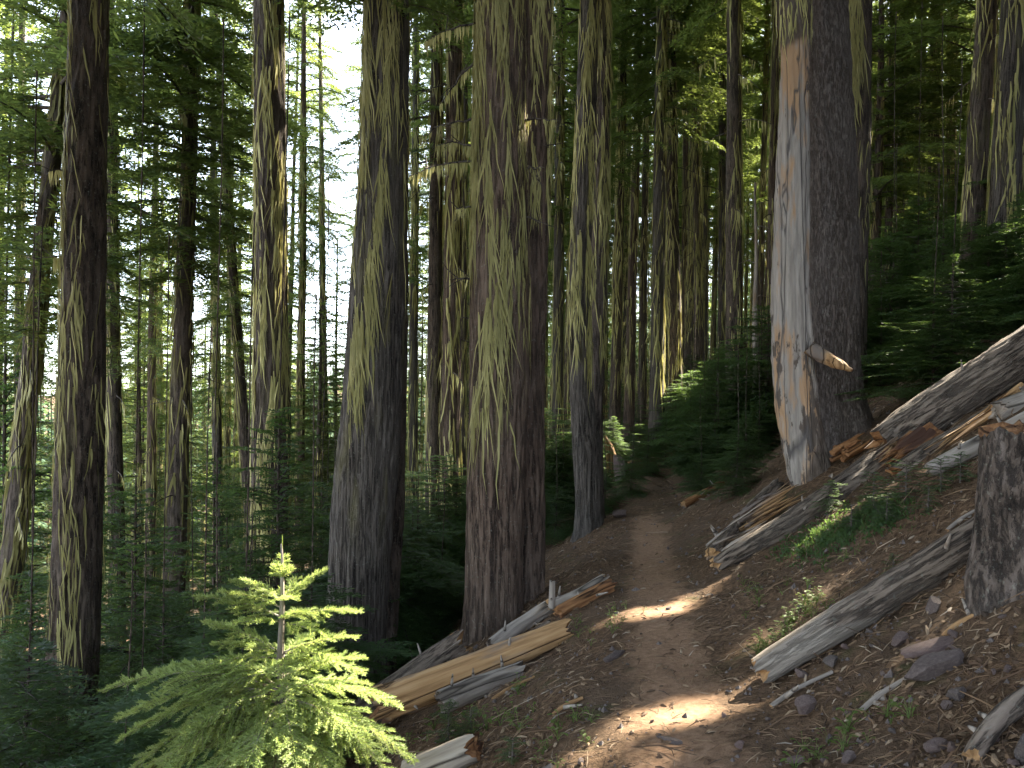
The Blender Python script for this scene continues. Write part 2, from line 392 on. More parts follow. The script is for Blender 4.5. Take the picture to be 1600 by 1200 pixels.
# ------------------------------------------------------------------ foliage
def spray(mb, p0, p1, rng, sag=.1, ds=.13, lfrac=.42, lmin=.1, ang=55, ls=.07, ll=.11, lw=.035, t0=.15, tube_r=.012, droop=.25, wood=1, up=0.0, twigwood=False, tipdroop=.0):
    """one conifer branch: a limb, side twigs in a flat fan, needles or needle clumps along each"""
    p0 = np.asarray(p0, float); p1 = np.asarray(p1, float)
    L = np.linalg.norm(p1 - p0); F_ = unit(p1 - p0)
    S = unit(np.cross(F_, [0, 0, 1.0])); U = np.cross(S, F_)
    def curve(t): t = np.asarray(t)[..., None]; return p0 + (p1 - p0) * t + np.array([0, 0, 1.0]) * (sag * L * (4 * t * (1 - t)) * .5)
    ts = np.linspace(0, 1, 7)
    tube(mb, curve(ts), tube_r * (1 - .8 * ts), 4, wood, False)
    n = max(3, int(L * (1 - t0) / ds)); t = t0 + (1 - t0) * (np.arange(n) + rng.random(n) * .6) / n
    t = np.concatenate([t, t, [t0 * .7]]); side = np.concatenate([np.ones(n), -np.ones(n), [0]])
    A = curve(t)
    l = (lfrac * L * (1 - t) ** .75 * rng.uniform(.55, 1.15, len(t)) + lmin); l[-1] = L * (1 - t0 * .7)
    an = np.radians(ang + rng.normal(0, 9, len(t))) * (side != 0)
    D = unit(np.cos(an)[:, None] * F_ + (np.sin(an) * side)[:, None] * S + U * (rng.normal(0, .12, len(t)) + up)[:, None] * (side != 0)[:, None])
    K = int(np.ceil(l.max() / ls)) + 1
    u = (np.arange(K)[None, :] + rng.random((len(t), K)) * .7) * ls
    ok = u < l[:, None]
    base = A[:, None, :] + D[:, None, :] * u[..., None]
    base[..., 2] -= droop * u ** 2 / np.maximum(l[:, None], .05) * (side != 0)[:, None] + 0
    mi = -1
    base[mi] = curve(np.clip(t0 * .7 + u[mi] / L, 0, 1))
    if twigwood:
        for k in range(len(t) - 1):
            tt = np.linspace(0, l[k], 4); pp = A[k] + D[k] * tt[:, None]; pp[:, 2] -= droop * tt ** 2 / max(l[k], .05)
            tube(mb, pp, tube_r * .35 * (1 - .7 * np.linspace(0, 1, 4)), 3, wood, False)
    W = unit(np.cross(D, U))[:, None, :]
    out = []
    for sgn in (1, -1, 0) if twigwood else (1, -1):
        be = np.radians(rng.normal(42, 12, u.shape))
        d = np.cos(be)[..., None] * D[:, None, :] + (np.sin(be) * sgn)[..., None] * W + rng.normal(.05 if sgn else .55, .22, u.shape)[..., None] * U
        d = unit(d); d[..., 2] -= tipdroop; d = unit(d)
        nn = unit(U + rng.normal(0, .45, u.shape + (3,)))
        wv = unit(np.cross(d, nn))
        ln = (ll * rng.uniform(.6, 1.25, u.shape))[..., None]; wd = (lw * rng.uniform(.7, 1.2, u.shape))[..., None]
        q = np.stack([base, base + d * ln * .42 + wv * wd * .5, base + d * ln, base + d * ln * .42 - wv * wd * .5], -2)
        out.append(q[ok])
    q = np.concatenate(out); mb.add(q.reshape(-1, 3), np.arange(len(q) * 4).reshape(-1, 4), None, 0)

def conifer_crown(seed, h, z0, rmax, nb, irregular=.25, shape='tall', **k):
    """crown of a conifer standing at the origin"""
    rng = np.random.default_rng(seed); mb = MB()
    clump = rng.uniform(0, 6.28, 6)
    for i in range(nb):
        f = (i + rng.random()) / nb; z = z0 + (h - z0) * f ** .93
        az = i * 2.399 + rng.normal(0, .5)
        if shape == 'tall': r = rmax * min(1, .45 + 2.2 * f) * (1 - f) ** .62 + .15
        else: r = rmax * (1 - f) ** .85 + .10
        r *= 1 + irregular * math.sin(az * 2 + clump[int(f * 5.9)]) + rng.normal(0, irregular * .6)
        r = max(r, .2)
        slope = -.30 + .55 * f + rng.normal(0, .08)
        p0 = np.array([0, 0, z]); p1 = p0 + np.array([math.cos(az) * r, math.sin(az) * r, slope * r])
        spray(mb, p0, p1, rng, sag=.13, tube_r=.008 + .008 * r, **k)
    return mb.arrays()
def strands(mb, pos, dirs, nrm, length, width, rng, m=0, lift=.012, segs=4):
    """ribbons of hanging lichen"""
    n = len(pos); t = np.linspace(0, 1, segs + 1)
    side = unit(np.cross(dirs, nrm)); wav = rng.normal(0, .022, (n, segs + 1)) * length[:, None] * .5
    wav[:, 0] = 0
    prof = np.array([.45, 1, .85, .55, .08])[:segs + 1]
    c = pos[:, None, :] + dirs[:, None, :] * (t[None, :] * length[:, None])[..., None] + side[:, None, :] * wav[..., None] + nrm[:, None, :] * (lift * (.5 + rng.random((n, segs + 1))))[..., None]
    tilt = unit(side + nrm * rng.normal(0, .5, (n, 1)))
    wv = tilt[:, None, :] * (width[:, None] * prof[None, :] * .5)[..., None]
    v = np.stack([c - wv, c + wv], 2).reshape(n, -1, 3)
    q = np.array([[2 * i, 2 * i + 1, 2 * i + 3, 2 * i + 2] for i in range(segs)])
    qq = (np.arange(n)[:, None, None] * (2 * (segs + 1)) + q[None]).reshape(-1, 4)
    mb.add(v.reshape(-1, 3), qq, None, m, np.repeat(rng.random(n), 2 * (segs + 1)))

KT = dict(ds=.16, lfrac=.46, lmin=.15, ls=.065, ll=.18, lw=.048, droop=.5)
KM = dict(ds=.13, lfrac=.46, lmin=.14, ls=.052, ll=.14, lw=.036, droop=.45)
KY = dict(ds=.085, lfrac=.46, lmin=.09, ls=.04, ll=.085, lw=.028, droop=.3)
CROWN = {}
for i in range(4): CROWN['tall%d' % i] = conifer_crown(100 + i, 28, 6.2 + i * 1.3, 2.9, 165, .40, 'tall', **KT)
for i in range(4): CROWN['thin%d' % i] = conifer_crown(150 + i, 28, 8.0 + i * 1.6, 2.5, 95, .45, 'tall', **KM)
for i in range(3): CROWN['mid%d' % i] = conifer_crown(200 + i, 17, 3.0 + i * 1.2, 2.1, 85, .36, 'cone', **KM)
for i in range(3): CROWN['young%d' % i] = conifer_crown(300 + i, 5.5, .15, 1.7, 120, .34, 'cone', **KY)
for i in range(2): CROWN['seed%d' % i] = conifer_crown(400 + i, .8, .05, .36, 30, .35, 'cone', ds=.04, lfrac=.42, lmin=.03, ls=.010, ll=.028, lw=.008, droop=.15)
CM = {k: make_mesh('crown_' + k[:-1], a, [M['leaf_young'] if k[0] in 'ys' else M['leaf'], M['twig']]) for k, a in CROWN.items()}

def trunk_bg(seed, h, r, n=16):
    mb = MB(); z = np.concatenate([np.arange(-.6, 14, .16), np.arange(14, h, .9)])
    rr = r * np.clip(1.0 - z / h * .85, .06, 1.2); rr = rr * (1 + .35 * np.exp(-np.maximum(z, 0) / .35))
    c = np.stack([.06 * noise(z * .12, seed, 0) * np.minimum(z, 9) * .2, .06 * noise(z * .12, seed + 5, 0), z], -1)
    tube(mb, c, rr, n, 0, False, disp=bark_disp(.018, 9, 1.6, seed * 3.1, None, r),
         a=lambda v: np.clip((v[:, 2] - 1.6) / .8, 0, 1))
    return mb.mesh('trunk', M[('bark', 'bark_grey', 'bark_dark', 'bark_red')[seed % 4]] if h > 6 else M['bark_dark'])
def lichen_bg(seed, r, n=800, zlo=1.8, zhi=17, h=28):
    rng = np.random.default_rng(seed); mb = MB()
    z = zlo + (zhi - zlo) * rng.random(n) ** .9; th = rng.normal(3.5, 1.5, n)
    keep = noise(np.cos(th) * 1.5 + seed, np.sin(th) * 1.5, z * .35) > -.08; z, th = z[keep], th[keep]; n = len(z)
    rr = r * (1 - z / h * .85)
    nr = np.stack([np.cos(th), np.sin(th), 0 * th], -1); pos = nr * rr[:, None] + np.stack([0 * z, 0 * z, z], -1)
    d = unit(np.array([0, 0, -1.0]) + np.cross(nr, [0, 0, 1.0]) * rng.normal(0, .12, (n, 1)))
    strands(mb, pos, d, nr, rng.uniform(.3, 1.2, n), rng.uniform(.02, .055, n), rng, lift=.03)
    # tufts under dead stubs
    for k in range(9):
        a = rng.uniform(0, 6.28); zz = rng.uniform(3, 12); L = rng.uniform(.5, 1.5); dr = np.array([math.cos(a), math.sin(a), rng.uniform(-.3, .1)])
        t = np.linspace(0, 1, 5); pts = np.array([0, 0, zz]) + dr * (t * L)[:, None] + np.array([0, 0, -.3]) * (t ** 2 * L)[:, None]
        tube(mb, pts, .018 * (1 - .75 * t), 4, 1, False)
        m_ = 12; u = rng.random(m_); pp = np.array([0, 0, zz]) + dr * (u * L)[:, None] + np.array([0, 0, -.3]) * (u ** 2 * L)[:, None]
        strands(mb, pp, unit(rng.normal(0, .08, (m_, 3)) + [0, 0, -1]), np.tile([[0, -1.0, 0]], (m_, 1)), rng.uniform(.1, .4, m_), rng.uniform(.02, .05, m_), rng)
    return mb.mesh('lichen', [M['lichen'], M['twig']])
TR = [trunk_bg(i + 1, 28, .24) for i in range(4)]
TRM = [trunk_bg(i + 11, 17, .15, 12) for i in range(2)]
TRY = trunk_bg(21, 5.5, .032, 8)
LI = [lichen_bg(i + 31, .24) for i in range(4)]
LIM = [lichen_bg(i + 41, .15, 180, 1.5, 9, 17) for i in range(2)]
mb = MB(); z = np.linspace(-.05, .78, 8); tube(mb, np.stack([0 * z, 0 * z, z], -1), .008 * (1.05 - z), 5, 0, False); TRS = mb.mesh('stem', M['twig'])

def pruned(key, mw, r_extra=0.0):
    """crown arrays with the foliage that would stand in a sun fleck's opening left out"""
    v, q, t, qm, tm, at = CROWN[key]
    A = np.array(mw)
    cen = v[q].mean(1) @ A[:3, :3].T + A[:3, 3]
    kill = np.zeros(len(q), bool)
    for p, r in zip(FP, FR):
        d = cen - p; s = d @ SUNV
        dist = np.linalg.norm(d - s[:, None] * SUNV, axis=1)
        kill |= (s > 1.2) & (dist < r * .9 + s * .002)
    return kill
def in_opening(x, y, zb, zt, rad):
    for p, r in zip(FP, FR):
        dx, dy = x - p[0], y - p[1]; s2 = SUNV[:2] / np.linalg.norm(SUNV[:2])
        s = dx * s2[0] + dy * s2[1]
        if s < .8: continue
        if abs(dx * s2[1] - dy * s2[0]) < r + rad:
            z = p[2] + s * math.tan(math.radians(SUN_EL))
            if zb < z < zt: return True
    return False
NPR = [0]
def place_tree(kind, i, x, y, label, cat, group=None, sxy=1.0, sz=1.0, rot=None, lean=None, name='conifer_tree', rt=1.0, lichen=True, prune=True, zoff=0.0, crown=True):
    z = H(x, y) + zoff
    t = thing(name, label, cat, (x, y, z), group)
    rz = R.uniform(0, 6.28) if rot is None else rot
    q = Matrix.Rotation(rz, 4, 'Z')
    if lean is None: lean = (R.gauss(.02, .012), R.gauss(0, .012))
    q = Vector((lean[0], lean[1], 1)).to_track_quat('Z', 'Y').to_matrix().to_4x4() @ q
    t.rotation_euler = q.to_euler()
    tr, li = {'tall': (TR, LI), 'mid': (TRM, LIM), 'young': ([TRY], None), 'seed': ([TRS], None), 'thin': (TR, LI)}[kind]
    a = link('trunk' if kind != 'seed' else 'stem', tr[i % len(tr)], t); a.scale = (rt, rt, sz)
    key = kind + str(i % {'tall': 4, 'thin': 4, 'mid': 3, 'young': 3, 'seed': 2}[kind])
    if crown:
        c = link('crown', CM[key], t); c.scale = (sxy, sxy, sz)
        if prune and kind in ('tall', 'thin', 'mid', 'young'):
            mw = Matrix.Translation((x, y, z)) @ q @ Matrix.Diagonal((sxy, sxy, sz, 1))
            hgt = {'tall': 28, 'thin': 28, 'mid': 17, 'young': 5.5}[kind] * sz
            if in_opening(x, y, z, z + hgt + 1, 3.2 * sxy):
                kill = pruned(key, mw)
                if kill.sum() > 20:
                    v, qq, tt, qm, tm, at = CROWN[key]; NPR[0] += 1
                    keep = qq[~kill]; u_, inv = np.unique(keep, return_inverse=True)
                    c.data = make_mesh('crown', (v[u_], inv.reshape(-1, 4), tt[:0], qm[~kill], tm[:0], at[u_]), [M['leaf_young'] if kind == 'young' else M['leaf'], M['twig']])
    if lichen and li: l = link('lichen', li[i % len(li)], t); l.scale = (rt, rt, sz)
    return t

# ------------------------------------------------------------------ the big near trunks
def big_tree(name, label, D, prof, base, H_top=27, material='bark', lichen=None, seed=1, crown='thin0', flare=.07, scale_crown=1.0, nseg=120, wood_mask=None, mats=None, moss_z=None, stubs=()):
    """prof: rows (py, x_left, x_right) in photo pixels giving the trunk's outline at depth D; base: pixel row where it meets the ground"""
    prof = sorted(prof, key=lambda r: -r[0])
    zz = np.array([EYE + (HOR - r[0]) / F * D for r in prof]); cx = np.array([(((r[1] + r[2]) / 2) - 800) / F * D for r in prof])
    rr = np.array([(r[2] - r[1]) / 2 / F * D for r in prof])
    bx = cx[0]; bz = H(bx, D)
    t = thing(name, label, 'tree', (bx, D, bz))
    zt = bz + H_top
    z = np.concatenate([np.arange(bz - .5, zz[-1] + .4, .05), np.arange(zz[-1] + .45, zt, .5)])
    k = (cx[-1] - cx[-3]) / (zz[-1] - zz[-3])
    x = np.interp(z, zz, cx); hi = z > zz[-1]; x[hi] = cx[-1] + (z[hi] - zz[-1]) * k * .6
    r = np.interp(z, zz, rr); r[hi] = rr[-1] * np.clip(1 - (z[hi] - zz[-1]) / (zt - zz[-1]) * .95, .05, 1)
    # smooth the outline a little
    for _ in range(2):
        x[1:-1] = (x[:-2] + x[1:-1] * 2 + x[2:]) / 4; r[1:-1] = (r[:-2] + r[1:-1] * 2 + r[2:]) / 4
    pts = np.stack([x - bx, 0 * z, z - bz], -1)
    def fl(zl, th):
        zl = zl - .5
        return flare * np.exp(-np.maximum(zl, -.2) / .28) * (.55 + .45 * np.cos(th * 4 + seed) * np.cos(th * 3 + 2 * seed))
    mb = MB()
    tube(mb, pts, r, nseg, 0, False, disp=bark_disp(.024, 15, 2.2, seed * 7.3, fl, .5),
         a=wood_mask if wood_mask else (lambda v: np.clip((v[:, 2] - (moss_z or 1.5)) / .8, 0, 1)))
    link('trunk', mb.mesh('trunk', mats or M[material]), t)
    if lichen:
        rng = np.random.default_rng(seed + 50); mb = MB()
        for (n, th0, ths, zlo, zhi, lmin, lmax, wmin, wmax) in lichen:
            wmin, wmax, n = wmin * .5, wmax * .7, int(n * .95)
            th = rng.normal(th0, ths, n); zc = zlo + (zhi - zlo) * rng.random(n)
            keep = noise(np.cos(th) * 2.2 + seed, np.sin(th) * 2.2, zc * .45) + noise(th * 6, zc * 1.1, seed) * .8 > .10
            th, zc = th[keep], zc[keep]; n = len(th)
            rc = np.interp(zc, z - bz, r) + .012; xc = np.interp(zc, z - bz, x - bx)
            nr = np.stack([np.cos(th), np.sin(th), 0 * th], -1)
            pos = nr * rc[:, None] + np.stack([xc, 0 * xc, zc], -1)
            sl = rng.normal(0, .10, (n, 1)) + .14 * noise(zc * .8, th * 2, seed)[:, None]
            d = unit(np.array([k * .5, 0, -1.0]) + np.cross(nr, [0, 0, 1.0]) * sl)
            strands(mb, pos, d, nr, rng.uniform(lmin, lmax, n) * rng.uniform(.6, 1, n), rng.uniform(wmin, wmax, n), rng, lift=.02)
        link('lichen', mb.mesh('lichen', M['lichen']), t)
    for (py, side, ex, ey, fr) in stubs:      # dead branches with beards of lichen: from the trunk side at row py to pixel (ex, ey)
        zs = EYE + (HOR - py) / F * D; xs_ = np.interp(zs, z, x) ; rs = np.interp(zs, z, r)
        p0 = np.array([xs_ + side * rs * .8, D, zs]); p1 = P(ex, ey, D - .25)
        mb = MB(); rng = np.random.default_rng(int(py) + seed); tt = np.linspace(0, 1, 9)
        mid = (p0 + p1) / 2 + np.array([0, 0, np.linalg.norm(p1 - p0) * .12])
        cv = ((1 - tt) ** 2)[:, None] * p0 + (2 * tt * (1 - tt))[:, None] * mid + (tt ** 2)[:, None] * p1 + rng.normal(0, .008, (9, 3))
        cv -= np.array([bx, D, bz])
        tube(mb, cv, .016 * (1 - .75 * tt), 6, 0)
        for q_ in range(3):                   # side twigs
            a_ = cv[rng.integers(2, 8)]; b_ = a_ + rng.normal(0, .12, 3) + [side * .1, 0, -.02]
            tube(mb, np.stack([a_, (a_ + b_) / 2 + rng.normal(0, .015, 3), b_]), [.006, .005, .002], 4, 0, False)
        link('dead_branch', mb.mesh('dead_branch', M['twig']), t)
        if fr:
            mb = MB(); n = fr; u = rng.random(n); pos = np.stack([np.interp(u, tt, cv[:, j]) for j in range(3)], -1)
            strands(mb, pos, unit(rng.normal(0, .06, (n, 3)) + [0, 0, -1]), unit(rng.normal(0, .5, (n, 3)) + [0, -1, 0]), rng.uniform(.04, .19, n), rng.uniform(.010, .024, n), rng, lift=.005)
            link('branch_lichen', mb.mesh('branch_lichen', M['lichen']), t)
    if crown:
        q = Matrix.Rotation(seed, 4, 'Z')
        c = link('crown', CM[crown], t); zc0 = 0
        sz = H_top / 28; c.scale = (scale_crown, scale_crown, sz); c.rotation_euler = (0, 0, seed)
        mw = Matrix.Translation((bx, D, bz)) @ q @ Matrix.Diagonal((scale_crown, scale_crown, sz, 1))
        kill = pruned(crown, mw)
        if kill.sum() > 20:
            v, qq, tt, qm, tm, at = CROWN[crown]; keep = qq[~kill]; u_, inv = np.unique(keep, return_inverse=True)
            c.data = make_mesh('crown', (v[u_], inv.reshape(-1, 4), tt[:0], qm[~kill], tm[:0], at[u_]), [M['leaf'], M['twig']])
    return t
PI = math.pi
# lichen rows: n, mean angle (0 right, -pi/2 towards the camera, pi left), spread, z range above base, length range, width range
big_tree('conifer_tree', 'tall dark trunk nearest the left edge, its right edge rimmed with light', 9.6,
         [(1200, 64, 142), (1000, 80, 150), (600, 96, 160), (300, 104, 162), (0, 114, 166), (-200, 120, 168)], 1400, 30, 'bark_dark', seed=1, crown='thin1', nseg=110,
         lichen=[(1500, -2.0, .9, 2.0, 13, .25, .8, .015, .035)], stubs=[(268, -1, 76, 268, 30), (402, -1, 72, 402, 14)])
big_tree('conifer_tree', 'lichen-streaked trunk rising behind the dark young fir, its right side caught by sun', 14,
         [(900, 388, 452), (650, 396, 451), (400, 399, 447), (200, 400, 444), (0, 398, 442), (-200, 397, 438)], 1000, 30, seed=2, crown='thin2', nseg=80,
         lichen=[(3000, -1.3, 1.0, 2.5, 15, .3, 1.0, .02, .05)])
big_tree('conifer_tree', 'stout trunk behind the bright little fir, pale lichen down its left side to mid height', 9.7,
         [(1080, 508, 600), (1000, 511, 600), (800, 521, 612), (700, 530, 622), (600, 540, 628), (300, 561, 633), (0, 573, 636), (-200, 580, 640)], 1100, 31, 'bark_grey', seed=3, crown='thin3',
         lichen=[(2600, -2.5, .75, 3.9, 12, .3, 1.1, .014, .036), (1200, -1.2, .7, 4.8, 12, .2, .7, .012, .026), (160, -2.3, .3, 3.4, 4.4, .5, 1.0, .02, .035)])
big_tree('conifer_tree', 'slimmer dark trunk pressed against the right of the stout lichen-sided tree', 10.3,
         [(1080, 575, 612), (800, 596, 630), (600, 604, 634), (300, 616, 636), (0, 624, 638), (-200, 626, 642)], 1060, 26, 'bark_dark', seed=4, crown='thin0', nseg=60, lichen=[(300, -.6, .6, 4, 12, .2, .6, .015, .03)])
big_tree('conifer_tree', 'thickest trunk at the centre, curtained in yellow-green lichen above a bare brown foot', 9.3,
         [(985, 727, 812), (800, 731, 816), (600, 735, 822), (450, 737, 824), (300, 740, 822), (150, 743, 818), (0, 746, 816), (-200, 748, 812)], 985, 32, 'bark_red', seed=5, crown='thin1',
         lichen=[(3600, -2.5, .8, 2.3, 11.5, .3, 1.2, .014, .038), (1800, -1.1, .7, 3.0, 11.5, .2, .8, .012, .028)],
         stubs=[(35, -1, 665, 65, 60), (90, -1, 688, 165, 50), (230, -1, 682, 226, 60), (185, -1, 655, 215, 30), (252, -1, 640, 275, 90), (190, 1, 872, 190, 26), (270, 1, 850, 262, 6), (335, 1, 842, 350, 0), (325, -1, 712, 328, 20), (440, -1, 702, 438, 0)])
big_tree('conifer_tree', 'second trunk fused behind the right side of the thickest centre trunk', 9.9,
         [(940, 790, 850), (800, 800, 850), (600, 808, 848), (300, 815, 857), (0, 818, 863), (-200, 820, 864)], 950, 30, 'bark_red', seed=6, crown='thin2', nseg=80,
         lichen=[(2200, -1.3, .9, 4.5, 12, .2, .8, .014, .032)], stubs=[(105, 1, 864, 104, 20), (228, 1, 854, 228, 0), (18, 1, 858, 20, 6)])
big_tree('conifer_tree', 'left trunk of the twin pair standing below the far bend of the path', 13.6,
         [(830, 905, 940), (700, 897, 938), (600, 890, 924), (450, 890, 920), (300, 897, 925), (0, 908, 935), (-200, 912, 936)], 835, 29, 'bark_grey', seed=7, crown='thin3', nseg=72,
         lichen=[(2300, -2.0, 1.0, 2.4, 13, .3, 1.0, .02, .045)])
big_tree('conifer_tree', 'right trunk of the twin pair standing below the far bend of the path', 14.2,
         [(820, 918, 942), (700, 918, 940), (600, 918, 943), (300, 926, 950), (0, 932, 953), (-200, 934, 955)], 830, 28, seed=8, crown='thin0', nseg=60,
         lichen=[(1500, -1.2, 1.0, 2.8, 13, .3, .9, .02, .045)])
def scar_mask(v):      # v in the trunk's own frame: bare wood on the camera side
    th = np.arctan2(v[:, 1], v[:, 0]); n = noise(v[:, 2] * 1.7, np.cos(th) * 2, 4.2)
    zt = 4.92 - np.maximum(0, v[:, 0] * -0.2) + .12 * noise(th * 3, 2.2, 1)
    lo = np.interp(v[:, 2], [0, .5, 1.2, 2.2, 5], [-2.35, -1.95, -1.4, -1.05, -.75]) + .18 * n
    side = np.clip((lo - th) * 14, 0, 1) * np.clip((th + 3.3) * 10, 0, 1)
    back = np.clip((th - 2.7 + .2 * n) * 12, 0, 1)
    return np.maximum(side, back) * np.clip((zt - v[:, 2]) * 14, 0, 1)
big_tree('scarred_tree', 'trunk stripped to pale grey wood, joined to the big brown tree', 10.0,
         [(790, 1250, 1312), (770, 1244, 1304), (740, 1234, 1297), (700, 1226, 1286), (640, 1215, 1276), (560, 1209, 1270), (450, 1208, 1262), (300, 1214, 1262), (200, 1219, 1262), (90, 1224, 1261), (0, 1216, 1264), (-200, 1220, 1266)], 770, 26,
         seed=9, crown='thin1', mats=M['scar'], wood_mask=scar_mask, flare=.0, lichen=[(500, -1.8, 1.0, 4.95, 9, .2, .6, .014, .03)])
big_tree('conifer_tree', 'big scaly brown trunk behind the pale stripped one, roots spread by the fallen log', 10.7,
         [(690, 1262, 1362), (660, 1262, 1352), (620, 1260, 1344), (560, 1257, 1340), (300, 1257, 1336), (0, 1256, 1320), (-200, 1256, 1315)], 700, 30, 'bark_scaly', seed=10, crown='thin2', flare=.16)
big_tree('conifer_tree', 'trunk at the right shoulder of the big brown tree, with thick pale lichen high up', 13,
         [(690, 1322, 1350), (500, 1318, 1352), (300, 1319, 1357), (0, 1320, 1360), (-200, 1322, 1362)], 690, 28, seed=11, crown='thin3', nseg=70,
         lichen=[(1500, -2.3, .6, 4.3, 12, .3, 1.0, .02, .045), (160, -1.5, 1, 2, 5, .2, .5, .015, .03)])

# ------------------------------------------------------------------ further trunks matched one by one: (x at row 600, x at row 0, width, depth, kind, crown?, label)
TOPZ = []
far = [
 (46, 108, 34, 17, 1.0, 'dark leaning trunk just left of the leftmost big trunk'),
 (178, 172, 24, 22, .9, 'thin dark trunk close behind the right side of the leftmost big trunk'),
 (238, 246, 15, 30, .8, 'slender trunk standing midway between the leftmost big trunk and the black trunk'),
 (283, 300, 32, 18, .9, 'black shaded trunk left of the dark young fir'),
 (338, 330, 15, 27, .8, 'thin sunlit-edged trunk just right of the black shaded trunk'),
 (376, 335, 18, 24, .8, 'thin trunk leaning left against its neighbours beside the lichen-streaked trunk'),
 (470, 476, 14, 28, .45, 'pole-thin dark trunk in the sky gap right of the lichen-streaked trunk'),
 (506, 500, 13, 32, .42, 'thin trunk seen between the sky gap and the stout lichen-sided tree'),
 (646, 650, 14, 28, .9, 'thin trunk just right of the stout lichen-sided tree'),
 (678, 684, 22, 19, .9, 'left one of two dark trunks rising between the stout tree and the centre trunk'),
 (704, 712, 28, 18.5, .9, 'right one of two dark trunks rising between the stout tree and the centre trunk'),
 (722, 726, 13, 24, .9, 'narrow lichen-draped trunk peeping out left of the thickest centre trunk'),
 (871, 876, 16, 25, .9, 'pale lichen-draped trunk between the fused centre trunk and the twin pair'),
 (962, 975, 15, 27, .9, 'slim lichen-draped trunk right behind the twin pair, above the sunlit fir'),
 (984, 1000, 14, 29, .9, 'slim trunk edged with bright sun above the sunlit fir by the path'),
 (1004, 1012, 11, 34, .8, 'very thin trunk left of the pair standing over the far path'),
 (1026, 1034, 20, 24, .9, 'left one of two straight lichen-draped trunks over the far end of the path'),
 (1054, 1047, 20, 25, .9, 'straight trunk whose dark foot shows above the far hillside firs'),
 (1070, 1072, 10, 34, .8, 'very thin trunk just right of the straight dark-footed one'),
 (1092, 1086, 15, 27, .9, 'slim lichen-draped trunk left of the wide gap on the far slope'),
 (1128, 1130, 13, 30, .9, 'thin pale trunk immediately left of the smooth dark trunk'),
 (1148, 1146, 23, 21, .9, 'smooth dark trunk standing left of the pale stripped one'),
 (1205, 1212, 14, 24, .9, 'thin dark trunk close behind the left edge of the pale stripped trunk'),
 (1408, 1412, 19, 25, .9, 'left one of the trunks in shade beyond the big brown tree'),
 (1432, 1440, 15, 28, .9, 'thin trunk in shade, second past the big brown tree'),
 (1457, 1462, 16, 26, .9, 'thin pale-lichened trunk, third past the big brown tree'),
 (1478, 1490, 13, 30, .9, 'thin pale trunk, fourth past the big brown tree'),
 (1505, 1545, 30, 17, .9, 'leaning lichened trunk left of the two at the right edge of the hillside'),
 (1552, 1588, 38, 14.5, 1., 'thick grey-brown trunk leaning at the upper right of the hillside'),
 (1602, 1612, 28, 16, 1., 'trunk cut by the right edge of the view above the fallen logs'),
]
zones = []
for i, (x6, x0, wd, D, sxy, lab) in enumerate(far):
    zz6 = EYE + (HOR - 600) / F * D; zz0 = EYE + HOR / F * D
    k = (x0 - x6) / F * D / (zz0 - zz6)
    xb = (x6 - 800) / F * D
    for _ in range(4): xb = (x6 - 800) / F * D - k * (zz6 - H(xb, D))
    rt = wd / 2 / F * D / .205
    place_tree('tall' if i in (0, 3) else 'thin', 3 if i in (0, 3) else i, xb, D, lab, 'tree', None, sxy, R.uniform(.9, 1.05), lean=(k, 0), rt=rt)
    zones.append((xb, D))
# pale thin snag
D = 20; xb = (1178 - 800) / F * D
t = thing('snag', 'thin bleached dead stem left of the pale stripped trunk', 'dead tree', (xb, D, H(xb, D)))
mb = MB(); z = np.linspace(-.3, EYE + (HOR - 285) / F * D - H(xb, D), 40)
tube(mb, np.stack([.10 * noise(z * .5, 0, 0) + z * .012, 0 * z, z], -1), .07 * (1.1 - z / z[-1] * .8), 10, 0, disp=bark_disp(.006, 20, 2, 5, None, .1))
link('trunk', mb.mesh('trunk', M['wood_grey']), t)
for k_ in range(3):
    mb = MB(); zz = z[-1] * (.5 + .15 * k_); tube(mb, [[0.02, 0, zz], [.15 * (-1) ** k_, 0, zz + .06], [.35 * (-1) ** k_, -.05, zz - .02]], [.015, .012, .004], 5, 0); link('dead_branch', mb.mesh('dead_branch', M['wood_grey']), t)

# ------------------------------------------------------------------ the forest behind
bounds = [(-999, 100, 'left of the leftmost big trunk'), (100, 425, 'between the leftmost and the lichen-streaked big trunk'),
          (425, 590, 'in the gap left of the stout tree'), (590, 780, 'between the stout and the thickest trunk'),
          (780, 920, 'between the thickest trunk and the twin pair'), (920, 1235, 'between the twin pair and the stripped trunk'),
          (1235, 1400, 'behind the big scaly brown tree'), (1400, 2600, 'on the hillside right of the brown tree')]
def zone(x, y):
    px = 800 + x / y * F if y > 1 else 2500
    for a, b_, s in bounds:
        if a <= px < b_: return s
    return bounds[-1][2]
placed = list(zones); cnt = 0; tries = 0
while cnt < 108 and tries < 9000:
    tries += 1
    y = 23 + 75 * R.random() ** 1.15; px = R.uniform(-160, 1760); x = (px - 800) / F * y
    if any((x - a) ** 2 + (y - b_) ** 2 < (2.6 if y < 45 else 3.6) ** 2 for a, b_ in placed): continue
    s = x - float(trail_x(y))
    if abs(s) < 1.2 and y < 30: continue
    if px < 440 and y > 45 and R.random() < .6: continue
    if px < 60 and y > 30: continue
    if 440 <= px < 560 and (y < 75 or R.random() < .6): continue            # the valley side is open to the sky
    z = H(x, y)
    if in_opening(x, y, z, z + 28, .3): continue
    mid = R.random() < (.30 if s < 0 else .12)
    kind = 'mid' if mid else 'thin'
    place_tree(kind, R.randrange(12), x, y, 'lichen-draped conifer deep in the forest %s' % zone(x, y), 'tree',
               'background conifers %s' % zone(x, y), R.uniform(.85, 1.15), R.uniform(.82, 1.08), rt=R.uniform(.5, 1.0), name='conifer_tree')
    placed.append((x, y)); cnt += 1
